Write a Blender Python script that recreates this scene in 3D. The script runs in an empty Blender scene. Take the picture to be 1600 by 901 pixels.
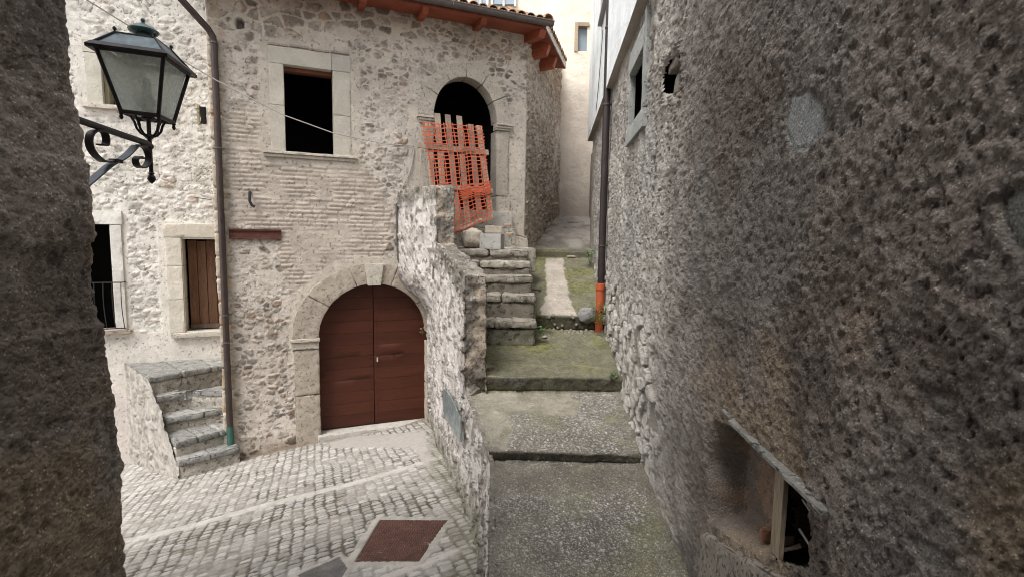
import bpy, math, random
import numpy as np
from mathutils import Vector
random.seed(7)
C = bpy.context.scene.collection
scene = bpy.context.scene
f32 = np.float32

# ------------------------------------------------------------------ camera model
F = 790.0; TH = math.radians(5.7); RO = math.radians(.86)
fw = np.array([0, math.cos(TH), -math.sin(TH)]); rt = np.array([1., 0, 0]); up = np.array([0, math.sin(TH), math.cos(TH)])
r2 = math.cos(RO)*rt + math.sin(RO)*up; u2 = math.cos(RO)*up - math.sin(RO)*rt
def ray(x, y): return fw + r2*(x-800)/F + u2*(450.5-y)/F
def atY(x, y, Y): d = ray(x, y); return d*Y/d[1]
def atz(x, y, z): d = ray(x, y); return d*z/d[2]
AN = math.radians(67.4)
U = np.array([math.sin(AN), math.cos(AN), 0]); N = np.array([math.cos(AN), -math.sin(AN), 0]); Z = np.array([0, 0, 1.])
F0 = np.array([-2.42, 8.9, 0])                       # the main front: a plane through F0 along U, facing N
def fac(x, y, off=0):
    P0 = F0+N*off; d = ray(x, y); P = d*(P0 @ N)/(d @ N); return float((P-F0) @ U), float(P[2])
def W(u, z, o=0):
    u, z, o = np.broadcast_arrays(np.asarray(u, float), np.asarray(z, float), np.asarray(o, float))
    return F0 + u[..., None]*U + z[..., None]*Z + o[..., None]*N

# ------------------------------------------------------------------ numpy noise
def _h(ix, iy, iz, s):
    h = (ix.astype(np.int64)*374761393 + iy.astype(np.int64)*668265263 + iz.astype(np.int64)*1274126177 + s*974711) & 0xffffffff
    h = ((h ^ (h >> 13))*1103515245) & 0xffffffff
    h = ((h ^ (h >> 16))*2246822519) & 0xffffffff
    return ((h ^ (h >> 15)) & 0xffffff)/float(0xffffff)
def vn(x, y, z=0., s=0):
    x, y, z = np.broadcast_arrays(np.asarray(x, float), np.asarray(y, float), np.asarray(z, float))
    ix, iy, iz = np.floor(x), np.floor(y), np.floor(z)
    fx, fy, fz = x-ix, y-iy, z-iz
    fx = fx*fx*(3-2*fx); fy = fy*fy*(3-2*fy); fz = fz*fz*(3-2*fz)
    flat = not np.any(z)
    def pl(k):
        a = _h(ix, iy, iz+k, s); b = _h(ix+1, iy, iz+k, s); c = _h(ix, iy+1, iz+k, s); d = _h(ix+1, iy+1, iz+k, s)
        return (a*(1-fx)+b*fx)*(1-fy)+(c*(1-fx)+d*fx)*fy
    if flat: return pl(0)*2-1
    return (pl(0)*(1-fz)+pl(1)*fz)*2-1
def fbm(x, y, z=0., s=0, o=4, g=.5):
    t = 0; a = 1; n = 0
    x = np.asarray(x, float); y = np.asarray(y, float); z = np.asarray(z, float)
    for i in range(o):
        t = t + a*vn(x, y, z, s+i*17); n += a; a *= g; x = x*2.03+.3; y = y*2.03+.7; z = z*2.03
    return t/n
def ss(a, b, x): t = np.clip((x-a)/(b-a), 0, 1); return t*t*(3-2*t)
def wor(x, y, s=0, j=.9):
    x = np.asarray(x, float); y = np.asarray(y, float)
    ix, iy = np.floor(x), np.floor(y); z0 = np.zeros_like(ix)
    f1 = np.full(x.shape, 9.); f2 = f1.copy(); r = [np.zeros(x.shape) for _ in range(3)]
    for dx in (-1, 0, 1):
        for dy in (-1, 0, 1):
            cx, cy = ix+dx, iy+dy
            px = cx+.5+(_h(cx, cy, z0, s)-.5)*j; py = cy+.5+(_h(cx, cy, z0+5, s)-.5)*j
            d = np.hypot(px-x, py-y); m = d < f1
            f2 = np.where(m, f1, np.minimum(f2, d)); f1 = np.where(m, d, f1)
            for k in range(3): r[k] = np.where(m, _h(cx, cy, z0+11+k, s), r[k])
    return f1, f2, r
def brick(x, y, w, h, s=0, jit=.25):
    row = np.floor(y/h); z0 = np.zeros_like(row)
    off = _h(row, z0, z0, s); x = x/w+off; cx = np.floor(x)
    l = cx+(_h(cx, row, z0, s+1)-.5)*jit; r_ = cx+1+(_h(cx+1, row, z0, s+1)-.5)*jit
    m = x < l; cx = np.where(m, cx-1, cx); m2 = x > r_; cx = np.where(m2, cx+1, cx)
    l = cx+(_h(cx, row, z0, s+1)-.5)*jit; r_ = cx+1+(_h(cx+1, row, z0, s+1)-.5)*jit
    ex = np.minimum(x-l, r_-x)*w; fy = (y/h-row); ey = np.minimum(fy, 1-fy)*h
    return ex, ey, [_h(cx, row, z0+11+k, s) for k in range(3)]
def inpoly(x, y, poly):
    x = np.asarray(x); c = np.zeros(x.shape, bool); n = len(poly)
    for i in range(n):
        x1, y1 = poly[i]; x2, y2 = poly[(i+1) % n]
        if y1 == y2: continue
        c ^= ((y1 > y) != (y2 > y)) & (x < (x2-x1)*(y-y1)/(y2-y1)+x1)
    return c
def polyd(x, y, poly):                               # signed distance, + inside
    d = np.full(np.shape(x), 1e9); n = len(poly)
    for i in range(n):
        a = np.array(poly[i]); b = np.array(poly[(i+1) % n]); e = b-a
        t = np.clip(((x-a[0])*e[0]+(y-a[1])*e[1])/(e @ e), 0, 1)
        d = np.minimum(d, np.hypot(x-a[0]-t*e[0], y-a[1]-t*e[1]))
    return np.where(inpoly(x, y, poly), d, -d)
def c3(a): return np.array(a, float)
def mixc(a, b, m): return a*(1-m[..., None])+b*m[..., None]

# ------------------------------------------------------------------ objects
ORG = {}
def tag(o, label=None, cat=None, group=None, kind=None):
    if label: o['label'] = label
    if cat: o['category'] = cat
    if group: o['group'] = group
    if kind: o['kind'] = kind
    return o
def empty(name, loc, label, cat, group=None):
    o = bpy.data.objects.new(name, None); C.objects.link(o); o.location = tuple(loc); o.empty_display_size = .2
    ORG[o.name] = np.array(loc, float); return tag(o, label, cat, group)
def mk(name, V, Fc, mat, parent=None, col=None, smooth=True, label=None, cat=None, group=None, kind=None):
    V = np.asarray(V, float)
    org = np.array([(V[:, 0].min()+V[:, 0].max())/2, (V[:, 1].min()+V[:, 1].max())/2, V[:, 2].min()])
    me = bpy.data.meshes.new(name)
    me.vertices.add(len(V)); me.vertices.foreach_set('co', (V-org).astype(f32).ravel())
    if isinstance(Fc, np.ndarray):
        n = len(Fc); k = Fc.shape[1]; me.loops.add(n*k); me.loops.foreach_set('vertex_index', Fc.astype(np.int32).ravel())
        me.polygons.add(n); me.polygons.foreach_set('loop_start', np.arange(n, dtype=np.int32)*k)
    else:
        tot = [len(q) for q in Fc]; me.loops.add(sum(tot)); me.loops.foreach_set('vertex_index', np.concatenate([np.asarray(q) for q in Fc]).astype(np.int32))
        me.polygons.add(len(Fc)); me.polygons.foreach_set('loop_start', np.concatenate([[0], np.cumsum(tot)[:-1]]).astype(np.int32)); n = len(Fc)
    me.polygons.foreach_set('use_smooth', np.full(n, bool(smooth)))
    if col is not None:
        at = me.attributes.new('col', 'FLOAT_COLOR', 'POINT'); c4 = np.ones((len(V), 4), f32); c4[:, :3] = np.clip(col, 0, 1)
        at.data.foreach_set('color', c4.ravel())
    me.update(calc_edges=True); me.materials.append(mat)
    o = bpy.data.objects.new(name, me); C.objects.link(o); ORG[o.name] = org
    if parent is not None: o.parent = parent; o.location = tuple(org-ORG[parent.name])
    else: o.location = tuple(org)
    return tag(o, label, cat, group, kind)
def grid_faces(n, m, keep=None, flip=False):
    i = np.arange(n*m).reshape(n, m)
    q = np.stack([i[:-1, :-1], i[1:, :-1], i[1:, 1:], i[:-1, 1:]], -1)
    if flip: q = q[..., ::-1]
    return q[keep] if keep is not None else q.reshape(-1, 4)
def gnorm(P):
    a = np.gradient(P, axis=0); b = np.gradient(P, axis=1); n = np.cross(a, b)
    return n/np.maximum(np.linalg.norm(n, axis=-1, keepdims=True), 1e-9)
def sheet(name, P, disp, col, mat, parent=None, keep=None, flip=False, **kw):
    Nn = gnorm(P)*(-1 if flip else 1)
    V = (P+Nn*disp[..., None]).reshape(-1, 3); n, m = P.shape[:2]
    Fq = grid_faces(n, m, keep, flip)
    cc = np.broadcast_to(col, P.shape).reshape(-1, 3)
    if keep is not None:
        used = np.unique(Fq); mp = np.full(len(V), -1); mp[used] = np.arange(len(used)); V = V[used]; cc = cc[used]; Fq = mp[Fq]
    return mk(name, V, Fq, mat, parent, col=cc, **kw)

class MB:
    def __init__(s): s.V = []; s.F = []; s.c = []; s.n = 0
    def add(s, V, Fc, col=(.5, .5, .5)):
        V = np.asarray(V, float); s.V.append(V); s.F += [[int(i)+s.n for i in q] for q in Fc]
        s.c.append(np.broadcast_to(np.asarray(col, float), (len(V), 3))); s.n += len(V); return s
    def block(s, mapf, dims, res=.03, amp=.004, r=.008, seed=0, fr=12., col=(.5, .5, .5), cv=.12, maxn=60):
        nn = [int(np.clip(math.ceil(d/res), 1, maxn)) for d in dims]
        def ax(n, d):
            t = np.linspace(0, 1, n+1); e = min(.25, r*.5/max(d, 1e-6))
            return np.unique(np.concatenate([[0], [e], t[1:-1][(t[1:-1] > e*1.5) & (t[1:-1] < 1-e*1.5)], [1-e], [1]]))
        A = [ax(nn[k], dims[k]) for k in range(3)]
        pts = []; qs = []; n0 = 0
        for k in range(3):
            i, j = [q for q in range(3) if q != k]
            for side in (0., 1.):
                a, b = np.meshgrid(A[i], A[j], indexing='ij'); p = np.zeros(a.shape+(3,)); p[..., i] = a; p[..., j] = b; p[..., k] = side
                fl = (side == 1.) ^ (k != 1)
                q = grid_faces(a.shape[0], a.shape[1], None, fl)+n0; pts.append(p.reshape(-1, 3)); qs.append(q); n0 += a.size
        p = np.concatenate(pts); q = np.concatenate(qs)
        _, first, inv = np.unique(np.round(p*1e5).astype(np.int64), axis=0, return_index=True, return_inverse=True)
        p = p[first]; q = inv.reshape(-1)[q]
        P = mapf(p[:, 0], p[:, 1], p[:, 2])
        fn = np.cross(P[q[:, 2]]-P[q[:, 0]], P[q[:, 3]]-P[q[:, 1]])
        vnn = np.zeros_like(P)
        for t in range(4): np.add.at(vnn, q[:, t], fn/np.maximum(np.linalg.norm(fn, axis=1, keepdims=True), 1e-12))
        vnn /= np.maximum(np.linalg.norm(vnn, axis=1, keepdims=True), 1e-9)
        cen = P.mean(0)
        if (vnn*(P-cen)).sum() < 0: vnn = -vnn; q = q[:, ::-1]
        dm = np.array(dims); de = np.sort(np.minimum(p, 1-p)*dm, axis=1)[:, 1]
        pull = np.clip(r-de, 0, r)**2/(1.4*max(r, 1e-6))
        nz = fbm(P[:, 0]*fr, P[:, 1]*fr, P[:, 2]*fr+.37, seed, 3)
        P = P+vnn*(nz*amp-pull*(1+.8*vn(P[:, 0]*9, P[:, 1]*9, P[:, 2]*9+.1, seed+5)))[:, None]
        rr = random.Random(seed*13+len(s.V)); k = 1+rr.uniform(-cv, cv)
        col = np.asarray(col, float)
        s.V.append(P); s.F += (q+s.n).tolist(); s.c.append(np.broadcast_to(col*k, P.shape).copy()); s.n += len(P); return s
    def hexa(s, c8, **k):                            # c8[i][j][k] corners
        c = np.array(c8, float).reshape(2, 2, 2, 3)
        def mf(a, b, d):
            a = a[:, None]; b = b[:, None]; d = d[:, None]
            return ((c[0, 0, 0]*(1-d)+c[0, 0, 1]*d)*(1-b)+(c[0, 1, 0]*(1-d)+c[0, 1, 1]*d)*b)*(1-a)+((c[1, 0, 0]*(1-d)+c[1, 0, 1]*d)*(1-b)+(c[1, 1, 0]*(1-d)+c[1, 1, 1]*d)*b)*a
        dm = [np.linalg.norm(c[1, 0, 0]-c[0, 0, 0]), np.linalg.norm(c[0, 1, 0]-c[0, 0, 0]), np.linalg.norm(c[0, 0, 1]-c[0, 0, 0])]
        dm2 = [np.linalg.norm(c[1, 1, 1]-c[0, 1, 1]), np.linalg.norm(c[1, 1, 1]-c[1, 0, 1]), np.linalg.norm(c[1, 1, 1]-c[1, 1, 0])]
        return s.block(mf, [max(a, b) for a, b in zip(dm, dm2)], **k)
    def box(s, x0, x1, y0, y1, z0, z1, **k):
        return s.hexa([[[(x, y, z) for z in (z0, z1)] for y in (y0, y1)] for x in (x0, x1)], **k)
    def uz(s, u0, u1, z0, z1, o0, o1, **k):          # box in the main front's own axes
        return s.hexa([[[W(u, z, o) for o in (o0, o1)] for z in (z0, z1)] for u in (u0, u1)], **k)
    def tube(s, pts, rad, n=10, col=(.5, .5, .5), cap=True, flat=None):
        pts = np.array(pts, float); rad = np.broadcast_to(np.asarray(rad, float), (len(pts),))
        V = []; prev = None
        for i, p in enumerate(pts):
            t = pts[min(i+1, len(pts)-1)]-pts[max(i-1, 0)]; t = t/max(np.linalg.norm(t), 1e-9)
            if prev is None: a = np.array([0, 0, 1.]) if abs(t[2]) < .9 else np.array([1., 0, 0])
            else: a = prev
            a = a-t*(a @ t); a /= max(np.linalg.norm(a), 1e-9); b = np.cross(t, a); prev = a
            th = np.arange(n)*2*math.pi/n
            if flat: V.append(p+np.outer(np.cos(th), a)*rad[i]*flat[0]+np.outer(np.sin(th), b)*rad[i]*flat[1])
            else: V.append(p+np.outer(np.cos(th), a)*rad[i]+np.outer(np.sin(th), b)*rad[i])
        m = len(pts); q = []
        for i in range(m-1):
            for j in range(n): q.append([i*n+j, i*n+(j+1) % n, (i+1)*n+(j+1) % n, (i+1)*n+j])
        if cap: q.append(list(range(n))[::-1]); q.append([(m-1)*n+j for j in range(n)])
        return s.add(np.concatenate(V), q, col)
    def lathe(s, base, prof, n=20, col=(.5, .5, .5)):
        base = np.array(base, float); th = np.arange(n)*2*math.pi/n; V = []
        for r_, z_ in prof: V.append(base+np.stack([np.cos(th)*r_, np.sin(th)*r_, np.full(n, z_)], 1))
        m = len(prof); q = [[i*n+j, i*n+(j+1) % n, (i+1)*n+(j+1) % n, (i+1)*n+j] for i in range(m-1) for j in range(n)]
        q.append(list(range(n))[::-1]); q.append([(m-1)*n+j for j in range(n)])
        return s.add(np.concatenate(V), q, col)
    def build(s, name, mat, parent=None, smooth=True, **kw):
        o = mk(name, np.concatenate(s.V), s.F, mat, parent, col=np.concatenate(s.c), smooth=smooth, **kw)
        if smooth:
            me = o.data
            try: me.set_sharp_from_angle(angle=math.radians(50))
            except Exception: pass
        return o

# ------------------------------------------------------------------ materials
def material(name, rough=.9, metal=0., attr=True, base=(.5, .5, .5), var=(6., .8, 1.2), var2=(60., .88, 1.12), bumps=((40., .004),), pits=None, spec=.3, tint=None, grain=None, stretch=None, rvar=0., chips=None, crev=None):
    m = bpy.data.materials.new(name); m.use_nodes = True; nt = m.node_tree; nd = nt.nodes; lk = nt.links
    b = nd['Principled BSDF']; b.inputs['Roughness'].default_value = rough; b.inputs['Metallic'].default_value = metal
    b.inputs['Specular IOR Level'].default_value = spec
    tc = nd.new('ShaderNodeTexCoord'); co = tc.outputs['Object']
    if stretch:
        mp = nd.new('ShaderNodeMapping'); mp.inputs['Scale'].default_value = stretch; lk.new(co, mp.inputs['Vector']); co = mp.outputs['Vector']
    def noise(sc, det=5., ro=.6):
        n = nd.new('ShaderNodeTexNoise'); n.inputs['Scale'].default_value = sc; n.inputs['Detail'].default_value = det; n.inputs['Roughness'].default_value = ro; lk.new(co, n.inputs['Vector']); return n.outputs['Fac']
    def mr(x, a, b_, c, d):
        n = nd.new('ShaderNodeMapRange'); lk.new(x, n.inputs['Value'])
        for k, v in zip(('From Min', 'From Max', 'To Min', 'To Max'), (a, b_, c, d)): n.inputs[k].default_value = v
        return n.outputs['Result']
    def mul(c, x):
        n = nd.new('ShaderNodeVectorMath'); n.operation = 'SCALE'; lk.new(c, n.inputs[0]); lk.new(x, n.inputs['Scale']); return n.outputs[0]
    if attr:
        a = nd.new('ShaderNodeAttribute'); a.attribute_name = 'col'; col = a.outputs['Color']
    else:
        a = nd.new('ShaderNodeRGB'); a.outputs[0].default_value = (*base, 1); col = a.outputs[0]
    if tint:                                         # (scale, colour, lo, hi)
        mx = nd.new('ShaderNodeMix'); mx.data_type = 'RGBA'; lk.new(mr(noise(tint[0], 6), tint[2], tint[3], 0, 1), mx.inputs['Factor']); lk.new(col, mx.inputs['A']); mx.inputs['B'].default_value = (*tint[1], 1); col = mx.outputs['Result']
    if var: col = mul(col, mr(noise(var[0], 6), .3, .7, var[1], var[2]))
    if var2: col = mul(col, mr(noise(var2[0], 3), .3, .7, var2[1], var2[2]))
    if chips:                                        # (scale, share, gain): small paler grains
        v = nd.new('ShaderNodeTexVoronoi'); v.inputs['Scale'].default_value = chips[0]; lk.new(co, v.inputs['Vector'])
        sp_ = nd.new('ShaderNodeSeparateColor'); lk.new(v.outputs['Color'], sp_.inputs[0])
        a1 = mr(sp_.outputs[0], 1-chips[1], 1-chips[1]+.02, 0, 1); a2 = mr(v.outputs['Distance'], .28, .42, 1, 0)
        m_ = nd.new('ShaderNodeMath'); m_.operation = 'MULTIPLY'; lk.new(a1, m_.inputs[0]); lk.new(a2, m_.inputs[1]); col = mul(col, mr(m_.outputs[0], 0, 1, 1, chips[2]))
    crn = None
    if crev:                                         # (scale, lo, hi, dark, depth): sharp crevices, darkened in colour
        crn = mr(noise(crev[0], 9, .62), crev[1], crev[2], 0, 1); col = mul(col, mr(crn, 0, 1, 1, crev[3]))
    lk.new(col, b.inputs['Base Color'])
    if rvar: lk.new(mr(noise(9, 4), .3, .7, rough-rvar, rough+rvar), b.inputs['Roughness'])
    last = None
    for sc, dist in bumps:
        bp = nd.new('ShaderNodeBump'); bp.inputs['Distance'].default_value = dist; bp.inputs['Strength'].default_value = 1.; lk.new(noise(sc, 6, .65), bp.inputs['Height'])
        if last: lk.new(last, bp.inputs['Normal'])
        last = bp.outputs['Normal']
    if pits:                                         # (scale, dist)
        v = nd.new('ShaderNodeTexVoronoi'); v.inputs['Scale'].default_value = pits[0]; lk.new(co, v.inputs['Vector'])
        bp = nd.new('ShaderNodeBump'); bp.inputs['Distance'].default_value = pits[1]; bp.inputs['Strength'].default_value = 1.; bp.invert = True
        lk.new(v.outputs['Distance'], bp.inputs['Height'])
        if last: lk.new(last, bp.inputs['Normal'])
        last = bp.outputs['Normal']
    if crn:
        bp = nd.new('ShaderNodeBump'); bp.inputs['Distance'].default_value = crev[4]; bp.inputs['Strength'].default_value = 1.; bp.invert = True; lk.new(crn, bp.inputs['Height'])
        if last: lk.new(last, bp.inputs['Normal'])
        last = bp.outputs['Normal']
    if last: lk.new(last, b.inputs['Normal'])
    return m
M = {}
M['facade'] = material('lime_mortar_stone', .92, var=(9, .84, 1.12), var2=(60, .88, 1.1), bumps=((40, .006), (130, .003)), crev=(22, .60, .66, .62, .008))
M['render'] = material('rough_cast_render', .94, var=(5, .84, 1.16), var2=(85, .75, 1.25), bumps=((45, .012), (170, .006)), pits=(95, .005), chips=(150, .22, 1.9), crev=(85, .57, .61, .5, .006))
M['gritty'] = material('gritty_render', .94, var=(6, .86, 1.12), var2=(60, .8, 1.2), bumps=((35, .008), (130, .004)), chips=(90, .15, 1.2), crev=(34, .57, .62, .48, .009))
M['cobble'] = material('limestone_cobbles', .8, var=(12, .88, 1.1), var2=(90, .88, 1.1), bumps=((60, .006), (200, .0015)), spec=.4, crev=(26, .62, .68, .7, .003))
M['path'] = material('pebbly_concrete', .92, var=(4, .78, 1.2), var2=(110, .75, 1.25), bumps=((60, .006), (180, .004)), chips=(85, .3, 1.9), crev=(30, .6, .66, .6, .004))
M['stone'] = material('dressed_stone', .88, var=(7, .84, 1.12), var2=(50, .88, 1.1), bumps=((35, .006), (140, .003)), crev=(26, .58, .65, .6, .006))
M['oldstone'] = material('weathered_stone', .92, var=(9, .7, 1.3), var2=(60, .8, 1.2), bumps=((22, .012), (90, .006)), tint=(7, (.10, .10, .07), .55, .75), chips=(60, .12, 1.6), crev=(18, .57, .63, .45, .010))
M['plaster'] = material('smooth_plaster', .93, var=(2.2, .84, 1.1), var2=(30, .93, 1.05), bumps=((6, .02), (60, .002)), crev=(7, .62, .72, .8, .001))
M['wood_door'] = material('stained_planks', .5, var=(3, .8, 1.2), var2=(40, .8, 1.2), bumps=((60, .0015),), stretch=(.25, .25, 3.), spec=.25, rvar=.08)
M['eavewood'] = material('stained_eave_timber', .6, var=(3, .75, 1.25), var2=(25, .85, 1.15), bumps=((40, .002),), spec=.3)
M['oldwood'] = material('weathered_wood', .9, var=(8, .75, 1.25), var2=(60, .75, 1.25), bumps=((70, .003),), stretch=(1.5, 1.5, .2), spec=.2)
M['metal'] = material('painted_metal', .45, .3, var=(9, .8, 1.2), var2=(60, .9, 1.1), bumps=((80, .0006),), spec=.5, rvar=.1)
M['zinc'] = material('zinc_sheet', .38, .55, var=(11, .6, 1.5), var2=(50, .85, 1.15), bumps=((30, .001),), spec=.5, rvar=.1)
M['rust'] = material('rusty_iron', .8, .2, var=(9, .7, 1.3), var2=(90, .75, 1.25), bumps=((80, .002),), tint=(14, (.22, .20, .18), .62, .72))
M['tile'] = material('terracotta', .85, var=(9, .6, 1.4), var2=(60, .8, 1.2), bumps=((40, .003),), tint=(12, (.12, .10, .08), .5, .7))
M['plastic'] = material('plastic', .45, var=(6, .9, 1.1), var2=None, bumps=((20, .001),), spec=.4)
M['dark'] = material('dark_interior', .95, attr=False, base=(.012, .011, .011), bumps=())  # near-black colour stands in for the unlit depth behind openings
M['leaf'] = material('leaf', .6, var=(20, .7, 1.4), bumps=())
gm = bpy.data.materials.new('frosted_glass'); gm.use_nodes = True; nt = gm.node_tree; nt.nodes.clear()
out_ = nt.nodes.new('ShaderNodeOutputMaterial'); tl_ = nt.nodes.new('ShaderNodeBsdfTranslucent'); tl_.inputs['Color'].default_value = (.9, .95, .92, 1); df_ = nt.nodes.new('ShaderNodeBsdfDiffuse'); df_.inputs['Color'].default_value = (.78, .84, .82, 1)
tr_ = nt.nodes.new('ShaderNodeBsdfTransparent'); gl_ = nt.nodes.new('ShaderNodeBsdfGlossy'); gl_.inputs['Roughness'].default_value = .25
nz_ = nt.nodes.new('ShaderNodeTexNoise'); nz_.inputs['Scale'].default_value = 14; nz_.inputs['Detail'].default_value = 6; mp_ = nt.nodes.new('ShaderNodeMapRange'); nt.links.new(nz_.outputs['Fac'], mp_.inputs['Value'])
for k, v in zip(('From Min', 'From Max', 'To Min', 'To Max'), (.35, .7, .40, .68)): mp_.inputs[k].default_value = v
m1_ = nt.nodes.new('ShaderNodeMixShader'); m1_.inputs[0].default_value = .25; nt.links.new(tl_.outputs[0], m1_.inputs[1]); nt.links.new(df_.outputs[0], m1_.inputs[2])
m2_ = nt.nodes.new('ShaderNodeMixShader'); nt.links.new(mp_.outputs[0], m2_.inputs[0]); nt.links.new(tr_.outputs[0], m2_.inputs[1]); nt.links.new(m1_.outputs[0], m2_.inputs[2])
m3_ = nt.nodes.new('ShaderNodeMixShader'); m3_.inputs[0].default_value = .06; nt.links.new(m2_.outputs[0], m3_.inputs[1]); nt.links.new(gl_.outputs[0], m3_.inputs[2]); nt.links.new(m3_.outputs[0], out_.inputs[0]); M['glass'] = gm
wm = bpy.data.materials.new('window_glass'); wm.use_nodes = True; b_ = wm.node_tree.nodes['Principled BSDF']
b_.inputs['Base Color'].default_value = (.30, .36, .42, 1); b_.inputs['Roughness'].default_value = .15; M['pane'] = wm

# ------------------------------------------------------------------ street ground
def gz(X, Y): return -2.083+.15*X-.12*Y
def onstreet(x, y):
    d = ray(x, y); t = 2.083/(d[0]*.15-d[1]*.12-d[2]); return d*t
def sp(x, y): p = onstreet(x, y); return (p[0], p[1])
big = MB(); S = 300.
def gbig(X, Y): return gz(max(-12, min(3, X)), max(-6, min(16, Y)))-.35
xs = [-S, -12, -7.3, 3, S]; ys = [-S, -6, 16, S]
V = [(x, y, gbig(x, y)) for x in xs for y in ys]
big.add(V, [[i*4+j, (i+1)*4+j, (i+1)*4+j+1, i*4+j+1] for i in range(4) for j in range(3)], (.25, .23, .2))
big.build('ground', M['path'], smooth=False, kind='structure')

sx = np.arange(-8.6, .15, .0125); sy = np.arange(2.2, 11.2, .0125)
X, Y = np.meshgrid(sx, sy, indexing='ij')
ba = math.atan2(onstreet(690, 722)[1]-onstreet(190, 845)[1], onstreet(690, 722)[0]-onstreet(190, 845)[0])
ca, sa = math.cos(ba), math.sin(ba)
wx = X+.03*fbm(X*2.2, Y*2.2, 0, 3, 2); wy = Y+.03*fbm(X*2.2, Y*2.2, 0, 9, 2)
A_ = wx*ca+wy*sa+.010*vn(X*13, Y*13, 0, 4); B_ = -wx*sa+wy*ca+.010*vn(X*13, Y*13, 0, 5)
ex, ey, rr = brick(B_, A_, .088, .112, 21, .45)
rc = .026; qx = np.maximum(rc-ex, 0); qy = np.maximum(rc-ey, 0); ed = np.minimum(np.minimum(ex, ey), rc)-(np.hypot(qx, qy)-np.maximum(qx, qy))*1.0
ed = ed+.008*fbm(X*38, Y*38, 0, 6, 3)-.012*rr[2]**2
cm = ss(.004, .011, ed)
H = cm*(.006+.004*ss(.004, .016, ed))+.007*(rr[0]-.5)*cm+.005*fbm(X*26, Y*26, 0, 2, 4)
filled = ss(.05, .4, fbm(X*1.1, Y*1.1, 0, 31, 3)+.25*(rr[1]-.5))     # grout smeared over the stones
mort = mixc(c3([.27, .25, .225]), c3([.085, .075, .06]), ss(-.15, .3, fbm(X*2.3, Y*2.3, 0, 43, 4)+.25*vn(X*14, Y*14, 0, 44))); cob = mixc(c3([.28, .262, .24]), c3([.45, .43, .40]), rr[1]); cob = mixc(cob, c3([.28, .25, .21]), ss(.8, .95, rr[2])); cob = cob*(1+.22*fbm(X*22, Y*22, 0, 77, 4))[..., None]
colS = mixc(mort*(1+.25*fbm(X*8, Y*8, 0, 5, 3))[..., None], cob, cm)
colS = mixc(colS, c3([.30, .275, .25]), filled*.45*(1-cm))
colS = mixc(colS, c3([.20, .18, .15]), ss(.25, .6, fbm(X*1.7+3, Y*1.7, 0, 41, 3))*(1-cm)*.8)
def band(pts, wdt):
    d = np.full(X.shape, 1e9)
    for a, b in zip(pts[:-1], pts[1:]):
        a = np.array(a); b = np.array(b); e = b-a; t = np.clip(((X-a[0])*e[0]+(Y-a[1])*e[1])/(e @ e), 0, 1); d = np.minimum(d, np.hypot(X-a[0]-t*e[0], Y-a[1]-t*e[1]))
    return 1-ss(wdt*.8, wdt*1.05, d+.006*vn(X*20, Y*20, 0, 3))
m1 = band([sp(150, 856), sp(300, 822), sp(450, 783), sp(560, 754), sp(692, 714)], .078)
joint = (np.abs(((A_*1.0) % .62)-.31) > .304).astype(float)
H = H*(1-m1)+m1*(.016+.002*fbm(X*25, Y*25, 0, 2, 3)-.008*joint); colS = mixc(colS, c3([.46, .435, .40])*(1-.25*joint)[..., None]*(1+.25*fbm(X*9, Y*9, 0, 46, 4))[..., None], m1*ss(-.6, -.1, fbm(X*5, Y*5, 0, 47, 3)+.2))
m2 = band([sp(735, 853), sp(690, 872), sp(600, 905)], .05)
H = H*(1-m2)+m2*.02; colS = mixc(colS, c3([.48, .45, .41]), m2*.9)
covA = [sp(553, 881), sp(593, 813), sp(700, 814), sp(655, 878)]; covB = [sp(462, 901), sp(532, 871), sp(545, 890), sp(520, 925)]
for cv, wd in ((covA, .055), (covB, .03)):
    d = polyd(X, Y, cv); m3 = ss(-wd-.02, -wd, d+.02*vn(X*9, Y*9, 0, 7)); H = H*(1-m3)+m3*(.012+.003*fbm(X*25, Y*25, 0, 2, 3)); colS = mixc(colS, c3([.38, .355, .32])*(1+.3*fbm(X*9, Y*9, 0, 48, 4))[..., None], m3)
    H = np.where(d > .012, -.03, H)
base_line = [sp(480, 692), sp(520, 684), sp(600, 668), sp(668, 652)]
d = polyd(X, Y, [sp(500, 686), sp(668, 672), sp(672, 690), sp(690, 745), sp(672, 745), sp(640, 700), sp(560, 700), sp(515, 702)])
m4 = ss(.0, .09, d+.05*fbm(X*6, Y*6, 0, 8, 3)); H = H*(1-m4)+m4*.01; colS = mixc(colS, c3([.36, .33, .30]), m4)
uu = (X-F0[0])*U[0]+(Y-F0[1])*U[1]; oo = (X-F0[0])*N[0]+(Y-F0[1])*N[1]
wall_foot = (1-ss(.0, .28, oo+.1*fbm(X*4, Y*4, 0, 2, 3)))*(uu > -2.5)  # darker strip of street along the foot of the main front
colS = mixc(colS, c3([.20, .17, .14]), wall_foot*.7); H = H*(1-wall_foot*.5)
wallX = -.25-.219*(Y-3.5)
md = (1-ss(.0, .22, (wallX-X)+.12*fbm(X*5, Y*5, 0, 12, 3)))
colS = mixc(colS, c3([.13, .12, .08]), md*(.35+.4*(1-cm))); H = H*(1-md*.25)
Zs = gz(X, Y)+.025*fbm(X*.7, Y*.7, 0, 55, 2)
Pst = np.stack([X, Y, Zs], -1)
sheet('cobbled_street', Pst, H, colS, M['cobble'], kind='structure')

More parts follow.
